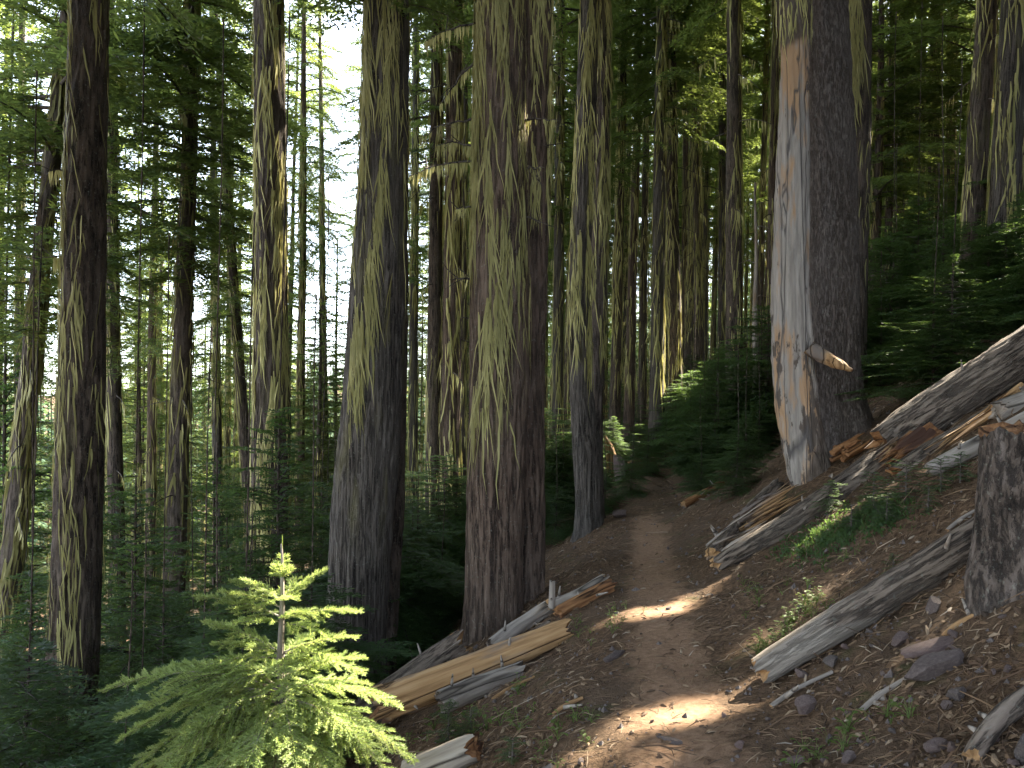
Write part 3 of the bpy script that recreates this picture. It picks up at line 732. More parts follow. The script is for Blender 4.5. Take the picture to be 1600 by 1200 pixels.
cnt = 0; tries = 0
while cnt < 76 and tries < 9000:
    tries += 1
    y = R.uniform(26, 75); px = R.uniform(800, 1235) if cnt < 58 else R.uniform(-60, 440) if cnt < 66 else R.uniform(1350, 1600); x = (px - 800) / F * y
    if any((x - a) ** 2 + (y - b_) ** 2 < 1.1 ** 2 for a, b_ in placed): continue
    z = H(x, y)
    if in_opening(x, y, z, z + 28, .2): continue
    place_tree('thin', R.randrange(12), x, y, 'pole-thin lichened conifer %s' % zone(x, y), 'tree',
               'pole-thin background conifers %s' % zone(x, y), R.uniform(.75, 1.0), R.uniform(.75, .95), rt=R.uniform(.4, .68))
    placed.append((x, y)); cnt += 1
cnt = 0; tries = 0
while cnt < 50 and tries < 9000:
    tries += 1
    right = cnt < 30
    y = R.uniform(19, 62) if right else R.uniform(34, 95); px = R.uniform(1235, 1760) if right else R.uniform(590, 1235); x = (px - 800) / F * y
    if any((x - a) ** 2 + (y - b_) ** 2 < 2.0 ** 2 for a, b_ in placed): continue
    z = H(x, y)
    if in_opening(x, y, z, z + 17, .2): continue
    place_tree('mid', R.randrange(12), x, y, 'shorter leafy conifer deep %s' % zone(x, y), 'tree',
               'shorter background conifers %s' % zone(x, y), R.uniform(.9, 1.3), R.uniform(.5, .95), rt=R.uniform(.6, .9), name='conifer_tree')
    placed.append((x, y)); cnt += 1
for i, (px, py, y) in enumerate(((466, 400, 34), (522, 365, 38), (548, 420, 31), (495, 470, 27), (415, 380, 30), (20, 430, 30), (215, 400, 33))):
    x = (px - 800) / F * y; z = H(x, y); h = EYE + (HOR - py) / F * y - z
    place_tree('mid', i, x, y, 'conifer whose pointed top ends in the sky %s' % zone(x, y), 'tree', 'pointed conifers %s' % zone(x, y), 1.25, h / 17, rt=.8, lean=(.01, 0))
# stand added out of view uphill to the right, whose crowns shade the slope
cnt = 0; tries = 0
while cnt < 90 and tries < 12000:
    tries += 1
    a = math.radians(R.uniform(30, 85)); d = R.uniform(6, 36); x, y = d * math.sin(a), d * math.cos(a)
    if y < 1.5 or 800 + x / y * F < (1860 if y < 14 else 1660) or any((x - q[0]) ** 2 + (y - q[1]) ** 2 < 2.1 ** 2 for q in placed): continue
    z = H(x, y)
    if in_opening(x, y, z, z + 28, .12): continue
    place_tree('tall', cnt, x, y, 'tall conifer added as shade uphill, out of view beyond the right edge', 'tree', 'shade conifers added uphill at the right', R.uniform(1.0, 1.3), R.uniform(.85, 1.05), lichen=False)
    placed.append((x, y)); cnt += 1

for i, (x, y) in enumerate(((-6, -3), (-3, -6), (2, -5), (5, -2), (-8, 2), (4.5, 1.0), (-5, 1), (8, -5), (-10, -6), (0, -10), (-7.5, 5.0), (-12, 6))):  # unseen trees added around the camera to cut the ambient sky light
    if not in_opening(x, y, H(x, y), 30, .1) : place_tree('tall', i, x, y, 'tall conifer added as shade around the photographer, outside the view', 'tree', 'shade conifers added around the viewpoint', 1.1, .95, lichen=False)
# the far side of the valley: a wood nobody could count
rg = np.random.default_rng(5); mb = MB(); nT = 1500
ry = rg.uniform(95, 230, nT); rx = ry * rg.uniform(-.75, .75, nT); rz_ = height(rx, ry); hh_ = rg.uniform(15, 27, nT)
for X0, Y0, Z0, h_ in zip(rx, ry, rz_, hh_):
    k_ = 70; f_ = rg.random(k_) ** .8; r__ = (1 - f_) * rg.uniform(2.2, 3.4) * rg.uniform(.4, 1, k_); a_ = rg.uniform(0, 6.28, k_)
    d = np.stack([np.cos(a_), np.sin(a_), -.35 + 0 * a_], -1); wv = np.stack([-np.sin(a_), np.cos(a_), rg.normal(0, .3, k_)], -1)
    b_ = np.stack([0 * a_, 0 * a_, 1.5 + f_ * (h_ - 1.5)], -1) + [X0, Y0, Z0] + d * (r__ * .15)[:, None]
    L_ = (r__ + .4)[:, None]
    v = np.stack([b_, b_ + d * L_ * .6 + wv * .35 * L_ ** .6, b_ + d * L_, b_ + d * L_ * .6 - wv * .35 * L_ ** .6], 1)
    mb.add(v.reshape(-1, 3), np.arange(k_ * 4).reshape(-1, 4), None, 0)
    mb.add([[X0 - .2, Y0, Z0 - 1], [X0 + .2, Y0, Z0 - 1], [X0 + .04, Y0, Z0 + h_], [X0 - .04, Y0, Z0 + h_], [X0, Y0 - .2, Z0 - 1], [X0, Y0 - .04, Z0 + h_], [X0, Y0 + .2, Z0 - 1], [X0, Y0 + .04, Z0 + h_]], [[0, 1, 2, 3], [4, 6, 7, 5]], None, 1)
o = link('distant_forest', mb.mesh('distant_forest', [M['leaf_far'], M['bark']], False)); tag(o, 'hazy mass of far conifers across the valley behind the trunks', 'forest'); o['kind'] = 'stuff'

# ------------------------------------------------------------------ young firs: (apex px, apex py, depth, label)
ug = 'young firs under the trees'
young = [
 (432, 640, 11.5, 1.0, 'dark young fir standing right behind the bright little fir'),
 (205, 770, 11, 1.0, 'dark young fir low beside the foot of the leftmost big trunk'),
 (330, 720, 14, 1.0, 'shaded young fir under the black trunk on the downhill side'),
 (40, 900, 9.5, .9, 'dark young fir in the bottom left corner'),
 (250, 930, 9.0, .9, 'low dark fir filling the shade left of the bright little fir'),
 (500, 760, 13, .9, 'young fir half hidden by the stout trunk on its left'),
 (652, 780, 15, .9, 'young fir between the stout tree and the dark pair of trunks'),
 (690, 890, 12, .8, 'low green fir just left of the thickest centre trunk'),
 (640, 920, 13, .8, 'low fir above the grey cut log'),
 (868, 760, 15, .9, 'young fir in the gap right of the fused centre trunks'),
 (880, 690, 19, 1.0, 'taller young fir behind the gap right of the centre trunks'),
 (958, 652, 22, .55, 'small fir lit brilliantly by sun beside the twin pair'),
 (1000, 690, 23, .9, 'shaded fir above the far stump'),
 (1055, 600, 24, .8, 'fir with sunlit tips at the head of the path'),
 (1105, 590, 20, 1.1, 'broad dark fir above the far bend of the path'),
 (1150, 530, 18, 1.2, 'tall young fir left of the pale stripped trunk'),
 (1198, 480, 16.5, 1.2, 'tallest young fir close behind the pale stripped trunk'),
 (1100, 660, 17, .9, 'low dark fir on the slope over the path'),
 (1185, 640, 14.5, .9, 'low dark fir touching the left of the pale stripped trunk'),
 (1375, 560, 13, .9, 'fir peeping over the upper end of the fallen log by the big brown tree'),
 (1398, 440, 15, 1.0, 'dark fir in the shade right of the big brown tree'),
 (1432, 310, 15.5, 1.1, 'fir with a few sunlit sprays above the long fallen log'),
 (1490, 420, 14, 1.1, 'broad shaded fir in the middle of the hillside thicket'),
 (1560, 370, 13, 1.1, 'fir with yellow-green tips near the right edge'),
 (1600, 300, 15, 1.1, 'dark fir cut by the right edge of the view'),
 (1455, 520, 12.5, .9, 'low fir right above the upper fallen log'),
 (1340, 480, 16, .9, 'dark fir behind the right shoulder of the big brown tree'),
 (0, 560, 18, 1.1, 'tall young fir at the left edge'),
 (130, 720, 16, 1.0, 'young fir half hidden behind the leftmost big trunk'),
 (560, 860, 14, .8, 'young fir right behind the stout lichen-sided tree'),
 (1030, 640, 27, 1.0, 'fir behind the head of the path, left of the sunlit-tipped one'),
 (975, 600, 30, 1.0, 'distant fir right of the twin pair'),
]
for i, (ax, ay, D, s, lab) in enumerate(young):
    x = (ax - 800) / F * D; zt = EYE + (HOR - ay) / F * D; h = zt - H(x, D)
    if h < .8: h = .8
    sz = h / 5.5
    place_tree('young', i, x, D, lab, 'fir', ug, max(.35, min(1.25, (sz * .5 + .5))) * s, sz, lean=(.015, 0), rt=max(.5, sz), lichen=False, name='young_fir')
for i in range(14):
    y = R.uniform(9.6, 12.5); x = y * (R.uniform(.47, .62))
    if i < 9: x = y * (.475 + .02 * i)
    place_tree('young', i, x, y, 'dark fir sapling close behind the long bark-covered fallen log', 'fir', 'fir saplings behind the long fallen log', .5, R.uniform(.16, .34), rt=.5, lichen=False, name='fir_sapling')
for i, (px, py) in enumerate(((1075, 745), (1120, 735), (1040, 728), (1165, 745), (1010, 742), (985, 775), (1095, 770), (1150, 775), (945, 800), (930, 770))):
    g = G(px, py); place_tree('young', i, g[0], g[1], 'little fir at the edge of the far path', 'fir', 'little firs at the edge of the far path', .26, R.uniform(.10, .2), rt=.4, lichen=False, name='fir_sapling')
# low infill of saplings in the shade
grp = [('downhill side below the fallen logs', (-9, -1.6), (7, 22), 46), ('downhill side of the far path', (-2, 1.6), (14, 30), 14), ('uphill slope right of the path', (2.5, 16), (13, 30), 34)]
for lab, (xa, xb_), (ya, yb), n in grp:
    k_ = 0; tr_ = 0
    while k_ < n and tr_ < 2000:
        tr_ += 1
        y = R.uniform(ya, yb); x = R.uniform(xa, xb_) if xa > -5 else -y * R.uniform(.12, .60)
        s = x - float(trail_x(y))
        if xa > 0 and s < (1.2 + 3.5 * max(0, (17 - y) / 8) if x / y < .45 else 4.2): continue
        if xa <= 0 and s > -1.2: continue
        if -2.6 < s < 0 and y < 14: continue
        if xa <= 0 and y < 11.2 and 490 < 800 + x / y * F < 870: continue
        h = R.uniform(.8, 2.6)
        place_tree('young', R.randrange(9), x, y, 'low dark fir sapling on the %s' % lab, 'fir', 'fir saplings on the %s' % lab,
                   .35 + .22 * h, h / 5.5, rt=.5, lichen=False, name='fir_sapling', prune=False)
        k_ += 1

# ------------------------------------------------------------------ the bright little fir
D = 5.0; fx = (440 - 800) / F * D; fz = H(fx, D)
fir = thing('young_fir', 'little fir in full sun at the lower left, glowing yellow-green', 'fir', (fx, D, fz))
o0 = np.array([fx, D, fz])
mb = MB(); rows = [(1330, 438), (1120, 436), (1075, 442), (1050, 437), (950, 441), (900, 441), (850, 440)]
pts = np.array([P(a, b_, D) - o0 for b_, a in rows]); pts[0] = (0.0, 0, -.08)
zi = np.linspace(0, 1, 40); kk = np.linspace(0, 1, len(pts)); pp = np.stack([np.interp(zi, kk, pts[:, j]) for j in range(3)], -1)
tube(mb, pp, np.interp(zi, [0, .3, .45, .8, 1], [.036, .03, .022, .010, .004]), 12, 0, disp=bark_disp(.002, 40, 8, 2, None, .05))
link('trunk', mb.mesh('trunk', M['wood_grey']), fir)
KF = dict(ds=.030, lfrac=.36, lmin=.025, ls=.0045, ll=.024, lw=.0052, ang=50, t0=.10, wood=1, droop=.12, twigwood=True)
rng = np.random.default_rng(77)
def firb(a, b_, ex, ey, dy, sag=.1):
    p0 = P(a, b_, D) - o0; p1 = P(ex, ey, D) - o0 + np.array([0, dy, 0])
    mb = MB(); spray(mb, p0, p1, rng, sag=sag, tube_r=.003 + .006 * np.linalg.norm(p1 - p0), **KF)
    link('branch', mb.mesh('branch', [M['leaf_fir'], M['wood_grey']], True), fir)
for ex, ey, dy in ((425, 885, .02), (452, 888, -.02), (438, 870, .05), (440, 880, -.07), (441, 846, .0)): firb(441, 905 if ey > 860 else 885, ex, ey, dy)
for a in ((441, 940, 508, 892, .05), (441, 940, 355, 912, .10), (441, 935, 390, 900, -.12), (441, 950, 348, 922, -.06), (441, 938, 470, 925, -.2), (441, 940, 450, 915, .2),
          (441, 965, 300, 936, .05), (441, 968, 480, 950, -.12), (441, 966, 563, 958, .02), (441, 972, 375, 965, -.18), (441, 970, 455, 968, .25), (441, 975, 520, 985, -.15),
          (441, 1022, 312, 978, .08), (441, 1024, 340, 1000, -.10), (441, 1020, 558, 998, .02), (441, 1030, 345, 1020, -.25), (441, 1022, 540, 1018, -.18), (441, 1028, 460, 1012, .3), (441, 1030, 572, 1048, -.05), (441, 1028, 470, 1040, -.3),
          (440, 1052, 314, 1048, .06), (440, 1055, 330, 1075, -.22), (440, 1052, 420, 1040, .3), (440, 1058, 560, 1042, .2), (440, 1060, 470, 1080, -.32),
          (440, 1080, 155, 1086, .05), (440, 1085, 200, 1112, -.15), (440, 1075, 215, 1075, .3), (440, 1090, 198, 1148, -.1), (440, 1095, 225, 1185, -.2), (440, 1085, 330, 1110, -.42), (440, 1088, 300, 1150, -.45), (440, 1090, 260, 1215, -.35),
          (440, 1078, 625, 1112, .05), (440, 1092, 600, 1150, -.3), (440, 1100, 652, 1176, -.15), (440, 1085, 560, 1100, .35), (440, 1095, 500, 1165, -.5), (440, 1095, 420, 1180, -.6), (440, 1090, 380, 1120, .4), (440, 1100, 560, 1215, -.35), (440, 1120, 640, 1210, -.2),
          (440, 1130, 330, 1215, -.5), (440, 1140, 180, 1240, -.05), (440, 1140, 460, 1240, -.6), (440, 1150, 300, 1280, -.3), (440, 1150, 560, 1290, -.2), (440, 1090, 480, 1120, .5), (440, 1100, 270, 1130, .35), (440, 1110, 600, 1190, .3)):
    firb(*a, sag=.12 if a[3] < 1060 else .22)

# ------------------------------------------------------------------ logs
def log(name, label, p0, p1, r0, r1, material, cap='wood_tan', seed=1, bend=.0, jag=.0, cat='log', group=None, nseg=64, amp=.013, extra=None, bare=None, knots=4, k=22):
    p0 = np.asarray(p0, float); p1 = np.asarray(p1, float); L = np.linalg.norm(p1 - p0); d = (p1 - p0) / L
    o = bpy.data.objects.new(name, None); COL.objects.link(o); tag(o, label, cat, group)
    o.location = tuple(p0); q = Vector(d).to_track_quat('Z', 'Y'); o.rotation_mode = 'QUATERNION'; o.rotation_quaternion = q
    z = np.linspace(0, L, max(10, int(L / .03))); t = z / L
    pts = np.stack([bend * np.sin(t * PI) + .02 * noise(z * .9, seed, 1) , .02 * noise(z * .9, seed, 7) + bend * .3 * np.sin(t * PI * 1.5), z], -1)
    dsp = bark_disp(amp, k, 2.2, seed * 3.7, None, r0)
    def dd(x, y, zz, th):
        e = dsp(x, y, zz, th)
        if jag: e = e * (1 + 0 * zz) - np.clip((jag - zz) / jag, 0, 1) * (noise(np.cos(th) * 2.2 + seed, np.sin(th) * 2.2, zz * 2) > 0) * r0 * .35
        return e
    mb = MB(); tube(mb, pts, r0 + (r1 - r0) * t, nseg, 0, True, 1, disp=dd, rag=1.1, a=None if bare is None else (lambda v: np.clip((bare - v[:, 2] + .15 * np.sin(np.arctan2(v[:, 1], v[:, 0]) * 2)) * 14, 0, 1)))
    body = link('trunk', mb.mesh('trunk', [M[material], M[cap]]), o)
    rg = np.random.default_rng(seed)
    for _ in range(knots):
        zz = rg.uniform(.1, .9) * L; a = rg.uniform(0, 6.28); rr = r0 + (r1 - r0) * zz / L; c = np.array([math.cos(a), math.sin(a), .3])
        pb = np.array([pts[int(zz / L * (len(z) - 1))][0], 0, zz]) ; l_ = rg.uniform(.03, .14)
        mb = MB(); tube(mb, np.stack([pb + c * rr * .8, pb + c * (rr + l_ * .5), pb + c * (rr + l_)]), [.014, .011, .006], 6, 0); link('stub', mb.mesh('stub', M['wood_grey']), o)
    return o
def gp(px, py, lift=0.0, D=None):
    g = G(px, py); return g + np.array([0, 0, lift])
# upper right, two long parallel logs and their broken ends
a0, a1 = P(1385, 697, 8.5), P(1790, 428, 8.5)
la = log('fallen_log', 'long bark-covered fallen log reaching down from the right edge to the big tree', a0, a1, .20, .215, 'bark_log', 'wood_rot', 2, .03, .3, amp=.02)
lb = log('fallen_log', 'rotten split log lying under the long bark-covered one', P(1408, 745, 8.0), P(1790, 515, 8.0), .135, .16, 'bark_log', 'wood_rot', 5, -.03, .4, amp=.02)
# broken orange face hanging open between them
def splinters(parent, o_world, dirv, n, rad, ln, material, seed, wd=.03):
    rg = np.random.default_rng(seed); mb = MB(); dirv = unit(dirv)
    inv = np.array(parent.matrix_world.inverted()) if False else None
    q = parent.rotation_quaternion if parent.rotation_mode == 'QUATERNION' else parent.rotation_euler.to_quaternion()
    mw = Matrix.Translation(parent.location) @ q.to_matrix().to_4x4(); mi = np.array(mw.inverted())
    for _ in range(n):
        off = rg.normal(0, rad, 3); off -= dirv * (off @ dirv); l = rg.uniform(.4, 1) * ln
        b0 = o_world + off - dirv * l * .5; b1 = b0 + (dirv + rg.normal(0, .06, 3)) * l
        t = np.linspace(0, 1, 5); pts = b0 + (b1 - b0) * t[:, None] + rg.normal(0, .006, (5, 3))
        pts = pts @ mi[:3, :3].T + mi[:3, 3]
        tube(mb, pts, wd * rg.uniform(.4, 1) * np.array([1, .95, .8, .5, .08]), 5, 0)
    link('splinter', mb.mesh('splinter', M[material], False), parent)
splinters(lb, P(1428, 712, 8.25), P(1384, 760, 9.1) - P(1480, 690, 9.1), 70, .085, .62, 'wood_rot', 3, .05)
splinters(lb, P(1520, 672, 7.85), P(1384, 760, 9.1) - P(1480, 690, 9.1), 10, .03, 1.2, 'wood_tan', 4, .035)
splinters(la, P(1388, 712, 8.4), P(1384, 712, 9.1) - P(1480, 650, 9.1), 16, .08, .35, 'wood_tan', 6, .03)
# lower continuation of the split log, down past the foot of the big tree to the path
c0, c1 = gp(1118, 893, .05), P(1386, 722, 8.75)
lc = log('fallen_log', 'split slivered log running from the broken end down towards the path', c0, c1, .07, .17, 'bark_log', 'wood_tan', 8, -.05, amp=.016)
splinters(lc, gp(1200, 815, .17), c1 - c0, 16, .07, .9, 'wood_tan', 9, .022)
splinters(lc, gp(1160, 858, .10), c1 - c0, 16, .08, .7, 'wood_grey', 10, .02)
splinters(lc, P(1330, 700, 9.6), c1 - c0, 10, .09, .5, 'wood_rot', 12, .04)
log('fallen_log', 'short dark log lying beside the split one, just above the path', gp(1113, 882, .09), gp(1215, 770, .10), .065, .06, 'bark_log', 'wood_tan', 11, .02)
log('fallen_log', 'thin pale log lying between the split log and the mottled stump', gp(1452, 748, .06), P(1640, 640, 7.0), .06, .085, 'wood_grey', 'wood_grey', 12, 0, amp=.003, group=None)
log('fallen_log', 'short pale log end lying on the rotten log at the right edge', P(1560, 645, 7.6), P(1720, 585, 7.6), .10, .11, 'wood_grey', 'wood_grey', 13, 0, amp=.004)
e0, e1 = G(1188, 1068, 3) + [0, 0, .055], G(1560, 845, 3) + [0, 0, .06]
log('fallen_log', 'long grey log lying down the slope, its pale sawn end by the path', e0, e1, .077, .115, 'bark_log', 'wood_tan', 14, .02, amp=.008, k=24, nseg=64, bare=.62)
# a barkless stretch on its lower end
log('path_side_log', 'x', e0, e0 + .01, .01, .01, 'wood_grey') if False else None
# left of the path
log('fallen_log', 'honey-coloured barkless log in front of the cut grey one', P(592, 1102, 6.9), P(884, 985, 7.2), .150, .085, 'wood_tan', 'wood_rot', 15, -.03, .25, amp=.008)
log('fallen_log', 'thick furrowed grey log with a rounded end, behind the honey-coloured log', P(500, 1175, 7.6), P(722, 1008, 7.9), .17, .135, 'bark_log', 'wood_tan', 16, 0, amp=.016)
log('fallen_log', 'short mottled grey log lying just below the honey-coloured one', P(690, 1098, 6.6), P(815, 1048, 6.9), .085, .07, 'wood_grey', 'bark_log', 17, .01)
log('fallen_log', 'thin grey log lying from the centre trunk up to the pale curved log', P(770, 1010, 8.0), P(862, 945, 8.3), .07, .06, 'wood_grey', 'bark_log', 18, .02)
log('fallen_log', 'pale curved log end resting at the edge of the path bank', P(858, 946, 8.2), P(944, 906, 8.4), .055, .05, 'wood_grey', 'wood_tan', 19, -.04, amp=.004)
log('broken_stub', 'short upright grey stub beside the pale curved log', P(862, 950, 8.15), P(863, 908, 8.15), .030, .024, 'wood_grey', 'wood_grey', 20, 0, amp=.004, cat='stub', knots=1, nseg=20)
log('log_end', 'pale broken log end at the very bottom, below the seedling', G(640, 1230) + [0, 0, .05], G(742, 1188) + [0, 0, .06], .10, .085, 'wood_grey', 'wood_rot', 21, 0, .1, knots=1)
log('fallen_log', 'crumbling brown log piece under the pale curved one', gp(872, 968, .04), gp(955, 925, .05), .06, .05, 'wood_rot', 'wood_rot', 22, 0, amp=.015)
log('fallen_log', 'weathered grey log half buried between the two fallen groups left of the path', gp(735, 1060, .03), gp(860, 985, .03), .055, .05, 'bark_log', 'bark_log', 23, 0)
log('fallen_log', 'thin brown log on the slope above the far bend', gp(1068, 795, .05), gp(1130, 760, .05), .05, .04, 'wood_rot', 'wood_tan', 24, 0)
log('fallen_branch', 'thick crooked branch in the lower right corner', G(1520, 1200) + [0, 0, .03], G(1640, 1085) + [0, 0, .05], .032, .045, 'bark_log', 'wood_tan', 25, .03, cat='branch', amp=.004)
for i, (xa, ya, xb_, yb, lab) in enumerate([(1480, 832, 1540, 795, 'straight pale stick left of the mottled stump'), (1475, 1000, 1525, 965, 'short brown stick above the flat slab'),
        (1345, 1120, 1430, 1058, 'thin bent stick in the rubble'), (770, 1098, 835, 1060, 'narrow slat of wood below the mottled log'), (720, 1100, 800, 1058, 'long thin slat behind the narrow slat'),
        (865, 1120, 910, 1095, 'pale curved stick lying on the left bank'), (1205, 1110, 1300, 1060, 'twisted root-like stick below the sawn log end')]):
    log('stick', lab, gp(xa, ya, .012), gp(xb_, yb, .014), .012, .009, 'wood_grey' if i % 2 == 0 else 'wood_tan', 'wood_tan', 30 + i, .015, cat='stick', nseg=10, amp=.002, knots=2)
# splinter slab sticking out of the big tree
sb = bpy.data.objects.new('broken_limb', None); COL.objects.link(sb); tag(sb, 'splintered orange slab jutting out beside the pale stripped trunk', 'broken limb'); sb.location = tuple(P(1266, 545, 9.8))
mb = MB(); t = np.linspace(0, 1, 40)
pts = (P(1326, 578, 9.6) - P(1262, 545, 9.95)) * t[:, None] + np.array([0, 0, -.01]) * np.sin(t * PI)[:, None]
tube(mb, pts, .075 * np.interp(t, np.linspace(0, 1, 12), [1, 1, .98, .95, .9, .85, .8, .7, .58, .45, .3, .12]), 18, 0, True, 1, disp=bark_disp(.016, 22, 5, 3, None, .1), rag=.8); v_ = link('limb', mb.mesh('limb', [M['wood_tan'], M['wood_rot']]), sb)
splinters(sb, P(1300, 560, 9.68), P(1326, 578, 9.6) - P(1262, 545, 9.95), 9, .022, .42, 'wood_tan', 41, .02)

# ------------------------------------------------------------------ mottled stump at the right edge
D = 4.35; sx0 = (1612 - 800) / F * D; sz0 = H(sx0, D)
st = thing('tree_stump', 'mottled grey-brown stump cut off by the right edge, a dark hole in its side', 'stump', (sx0, D, sz0))
mb = MB(); z = np.linspace(-.3, EYE + (HOR - 672) / F * D - sz0, 60)
def sdisp(x, y, zz, th):
    a = bark_disp(.012, 13, 5, 4.4, None, .3)(x, y, zz, th) + .025 * np.exp(-np.maximum(zz - .3, 0) / .2) * (1 + np.cos(th * 5)) + .03 * noise(x * 4, y * 4, zz * 2.5)
    c = np.exp(-(((th - 4.55 + 0) / .16) ** 2) - ((zz - .98) / .05) ** 2)
    return a - .07 * c
tube(mb, np.stack([.01 * z, 0 * z, z], -1), .25 - .02 * z, 150, 0, True, 1, disp=sdisp, rag=.5)
link('trunk', mb.mesh('trunk', [M['bark_stump'], M['wood_rot']]), st)

# ------------------------------------------------------------------ rocks
def rock_mesh(seed, flat=.6):
    import bmesh
    bm = bmesh.new(); bmesh.ops.create_icosphere(bm, subdivisions=4, radius=1)
    v = np.array([list(q.co) for q in bm.verts]); rg = np.random.default_rng(seed)
    for _ in range(13):
        n = unit(rg.normal(size=3)); d = rg.uniform(.45, .85); ov = np.maximum(0, v @ n - d); v -= ov[:, None] * n * .97
    v += unit(v) * (.05 * fbm(v[:, 0] * 3, v[:, 1] * 3, v[:, 2] * 3 + seed, 3))[:, None]
    v *= np.array([1, .75, flat])
    for q, c in zip(bm.verts, v): q.co = c
    me = bpy.data.meshes.new('rock'); bm.to_mesh(me); bm.free(); me.materials.append(M['rock'])
    return me
RK = [rock_mesh(i, f) for i, f in enumerate((.55, .6, .7, .5, .65, .8))]
def rock(px, py, s, i, label, group=None, sc=(1, 1, 1), rz=None, sink=.3, tilt=None, name='rock'):
    g = G(px, py); o = link(name, RK[i % 6]); tag(o, label, 'rock', group)
    o.scale = (s * sc[0], s * sc[1], s * sc[2]); o.location = (g[0], g[1], g[2] + s * sc[2] * .5 * (1 - sink))
    o.rotation_euler = (R.uniform(-.2, .2), -.45 if tilt is None else tilt, R.uniform(0, 6.28) if rz is None else rz)
    return o
rock(1452, 1062, .135, 0, 'large dark angular rock under the flat slab', sc=(1.3, 1, 1), rz=.2)
rock(1462, 1018, .14, 3, 'flat pale-topped slab low on the right', sc=(1.35, .8, .45), rz=.1, tilt=-.25)
rock(1408, 1012, .06, 2, 'pinkish rock left of the flat slab')
rock(1298, 1042, .055, 4, 'reddish rock above the twisted stick')
rock(1258, 1118, .075, 5, 'half-buried grey rock low on the bank', rz=.4)
rock(1458, 958, .075, 1, 'smooth rounded pink-grey rock above the slab', sc=(.8, .8, 1.1))
rock(1495, 1095, .06, 2, 'small grey rock below the large dark one')
rock(1255, 1062, .05, 0, 'reddish-brown rock under the sawn log end')
rock(1355, 975, .07, 3, 'rock tucked under the long grey log')
rock(960, 1028, .12, 3, 'long flat grey stone set in the path edge', sc=(1.2, .45, .4), rz=.9, tilt=-.1)
rock(1050, 1163, .07, 1, 'flat stone sunk in the path at the very bottom', sc=(1.2, .7, .3), tilt=0)
rock(1398, 940, .06, 4, 'block-shaped rock right of the log')
rock(970, 752, .42, 5, 'pale boulder beside the far end of the path', sc=(.8, .7, 1.2), tilt=0)
rock(968, 808, .16, 4, 'whitish stone at the left verge of the far path', tilt=0)
for i in range(60):
    px, py = R.uniform(1200, 1640), R.uniform(930, 1240)
    if (py - 930) < (1500 - px) * .35 or 1530 < px and py < 960: continue
    rock(px, py, min(.075, .012 * math.exp(R.gauss(.55, .6))), i, 'small grey-brown rock in the rubble of the lower right slope', 'small rocks in the rubble of the lower right slope')
for i in range(26):
    px, py = R.uniform(860, 1330), R.uniform(790, 1200)
    rock(px, py, R.uniform(.012, .035), i, 'small stone scattered on the ground around the path', 'small stones around the path')

# far broken stump
g = G(958, 738); t = thing('tree_stump', 'small broken stump with torn pale wood beyond the boulder', 'stump', g)
mb = MB(); tube(mb, [[0, 0, -.1], [-.02, 0, .25], [-.10, 0, .6], [-.2, 0, .85]], [.16, .13, .09, .02], 14, 0, disp=bark_disp(.02, 12, 3, 2, None, .2)); link('trunk', mb.mesh('trunk', M['wood_tan']), t)

# ------------------------------------------------------------------ seedlings and herbs
sl = [(700, 1165, .42, 'sunlit seedling fir below the honey-coloured log'), (735, 1150, .28, 'small shaded seedling right of the sunlit one'),
      (1300, 800, .45, 'seedling fir at the foot of the split log'), (1365, 800, .5, 'seedling with flat sprays below the broken orange wood'), (1415, 790, .55, 'bushiest seedling below the broken orange wood'),
      (1470, 770, .4, 'seedling beside the thin pale log'), (1500, 755, .35, 'rightmost seedling beside the thin pale log'), (1330, 830, .35, 'low seedling on the green patch'),
      (1385, 818, .35, 'seedling just right of the green patch'), (1395, 905, .22, 'tiny bright seedling above the long grey log'), (1435, 900, .18, 'tiny bright seedling touching the long grey log'),
      (590, 1190, .3, 'seedling in front of the honey-coloured log end'), (800, 1195, .22, 'seedling on the bank at the bottom edge'), (1450, 800, .3, 'seedling between the green patch and the stump')]
for i, (px, py, h, lab) in enumerate(sl):
    h *= .62; g = G(px, py); place_tree('seed', i, g[0], g[1], lab, 'seedling', 'fir seedlings on the forest floor', h / .8 * 1.25, h / .8, lichen=False, prune=False, name='fir_seedling')
def herb_mesh(seed, n=9, leaf=.03):
    rg = np.random.default_rng(seed); mb = MB()
    for _ in range(n):
        a = rg.uniform(0, 6.28); h = rg.uniform(.02, .10); out = rg.uniform(.01, .05)
        b0 = np.zeros(3); tip = np.array([math.cos(a) * out, math.sin(a) * out, h])
        tube(mb, np.stack([b0, tip * [.4, .4, .6], tip]), [.0015, .0013, .001], 3, 0, False)
        d = unit(np.array([math.cos(a), math.sin(a), rg.uniform(-.3, .4)])); wv = unit(np.cross(d, [0, 0, 1.0])) ; l = leaf * rg.uniform(.6, 1.3)
        v = [tip, tip + d * l * .35 + wv * l * .32, tip + d * l * .8 + wv * l * .25, tip + d * l - [0, 0, .004], tip + d * l * .8 - wv * l * .25, tip + d * l * .35 - wv * l * .32]
        mb.add(v, [[0, 1, 2, 3], [0, 3, 4, 5]])
    return mb.mesh('herb', M['herb'], False)
HB = [herb_mesh(i) for i in range(5)]
def herbs(n, fn, label, group, s=(.45, 1.05)):
    for i in range(n):
        px, py = fn(); g = G(px, py); o = link('small_herb', HB[i % 5], None, g); o.rotation_euler = (0, 0, R.uniform(0, 6.28)); k_ = R.uniform(*s); o.scale = (k_,) * 3
        tag(o, label, 'plant', group)
def line(x0, y0, x1, y1, j): 
    def f():
        t = R.random(); return x0 + (x1 - x0) * t + R.gauss(0, j), y0 + (y1 - y0) * t + R.gauss(0, j * .6)
    return f
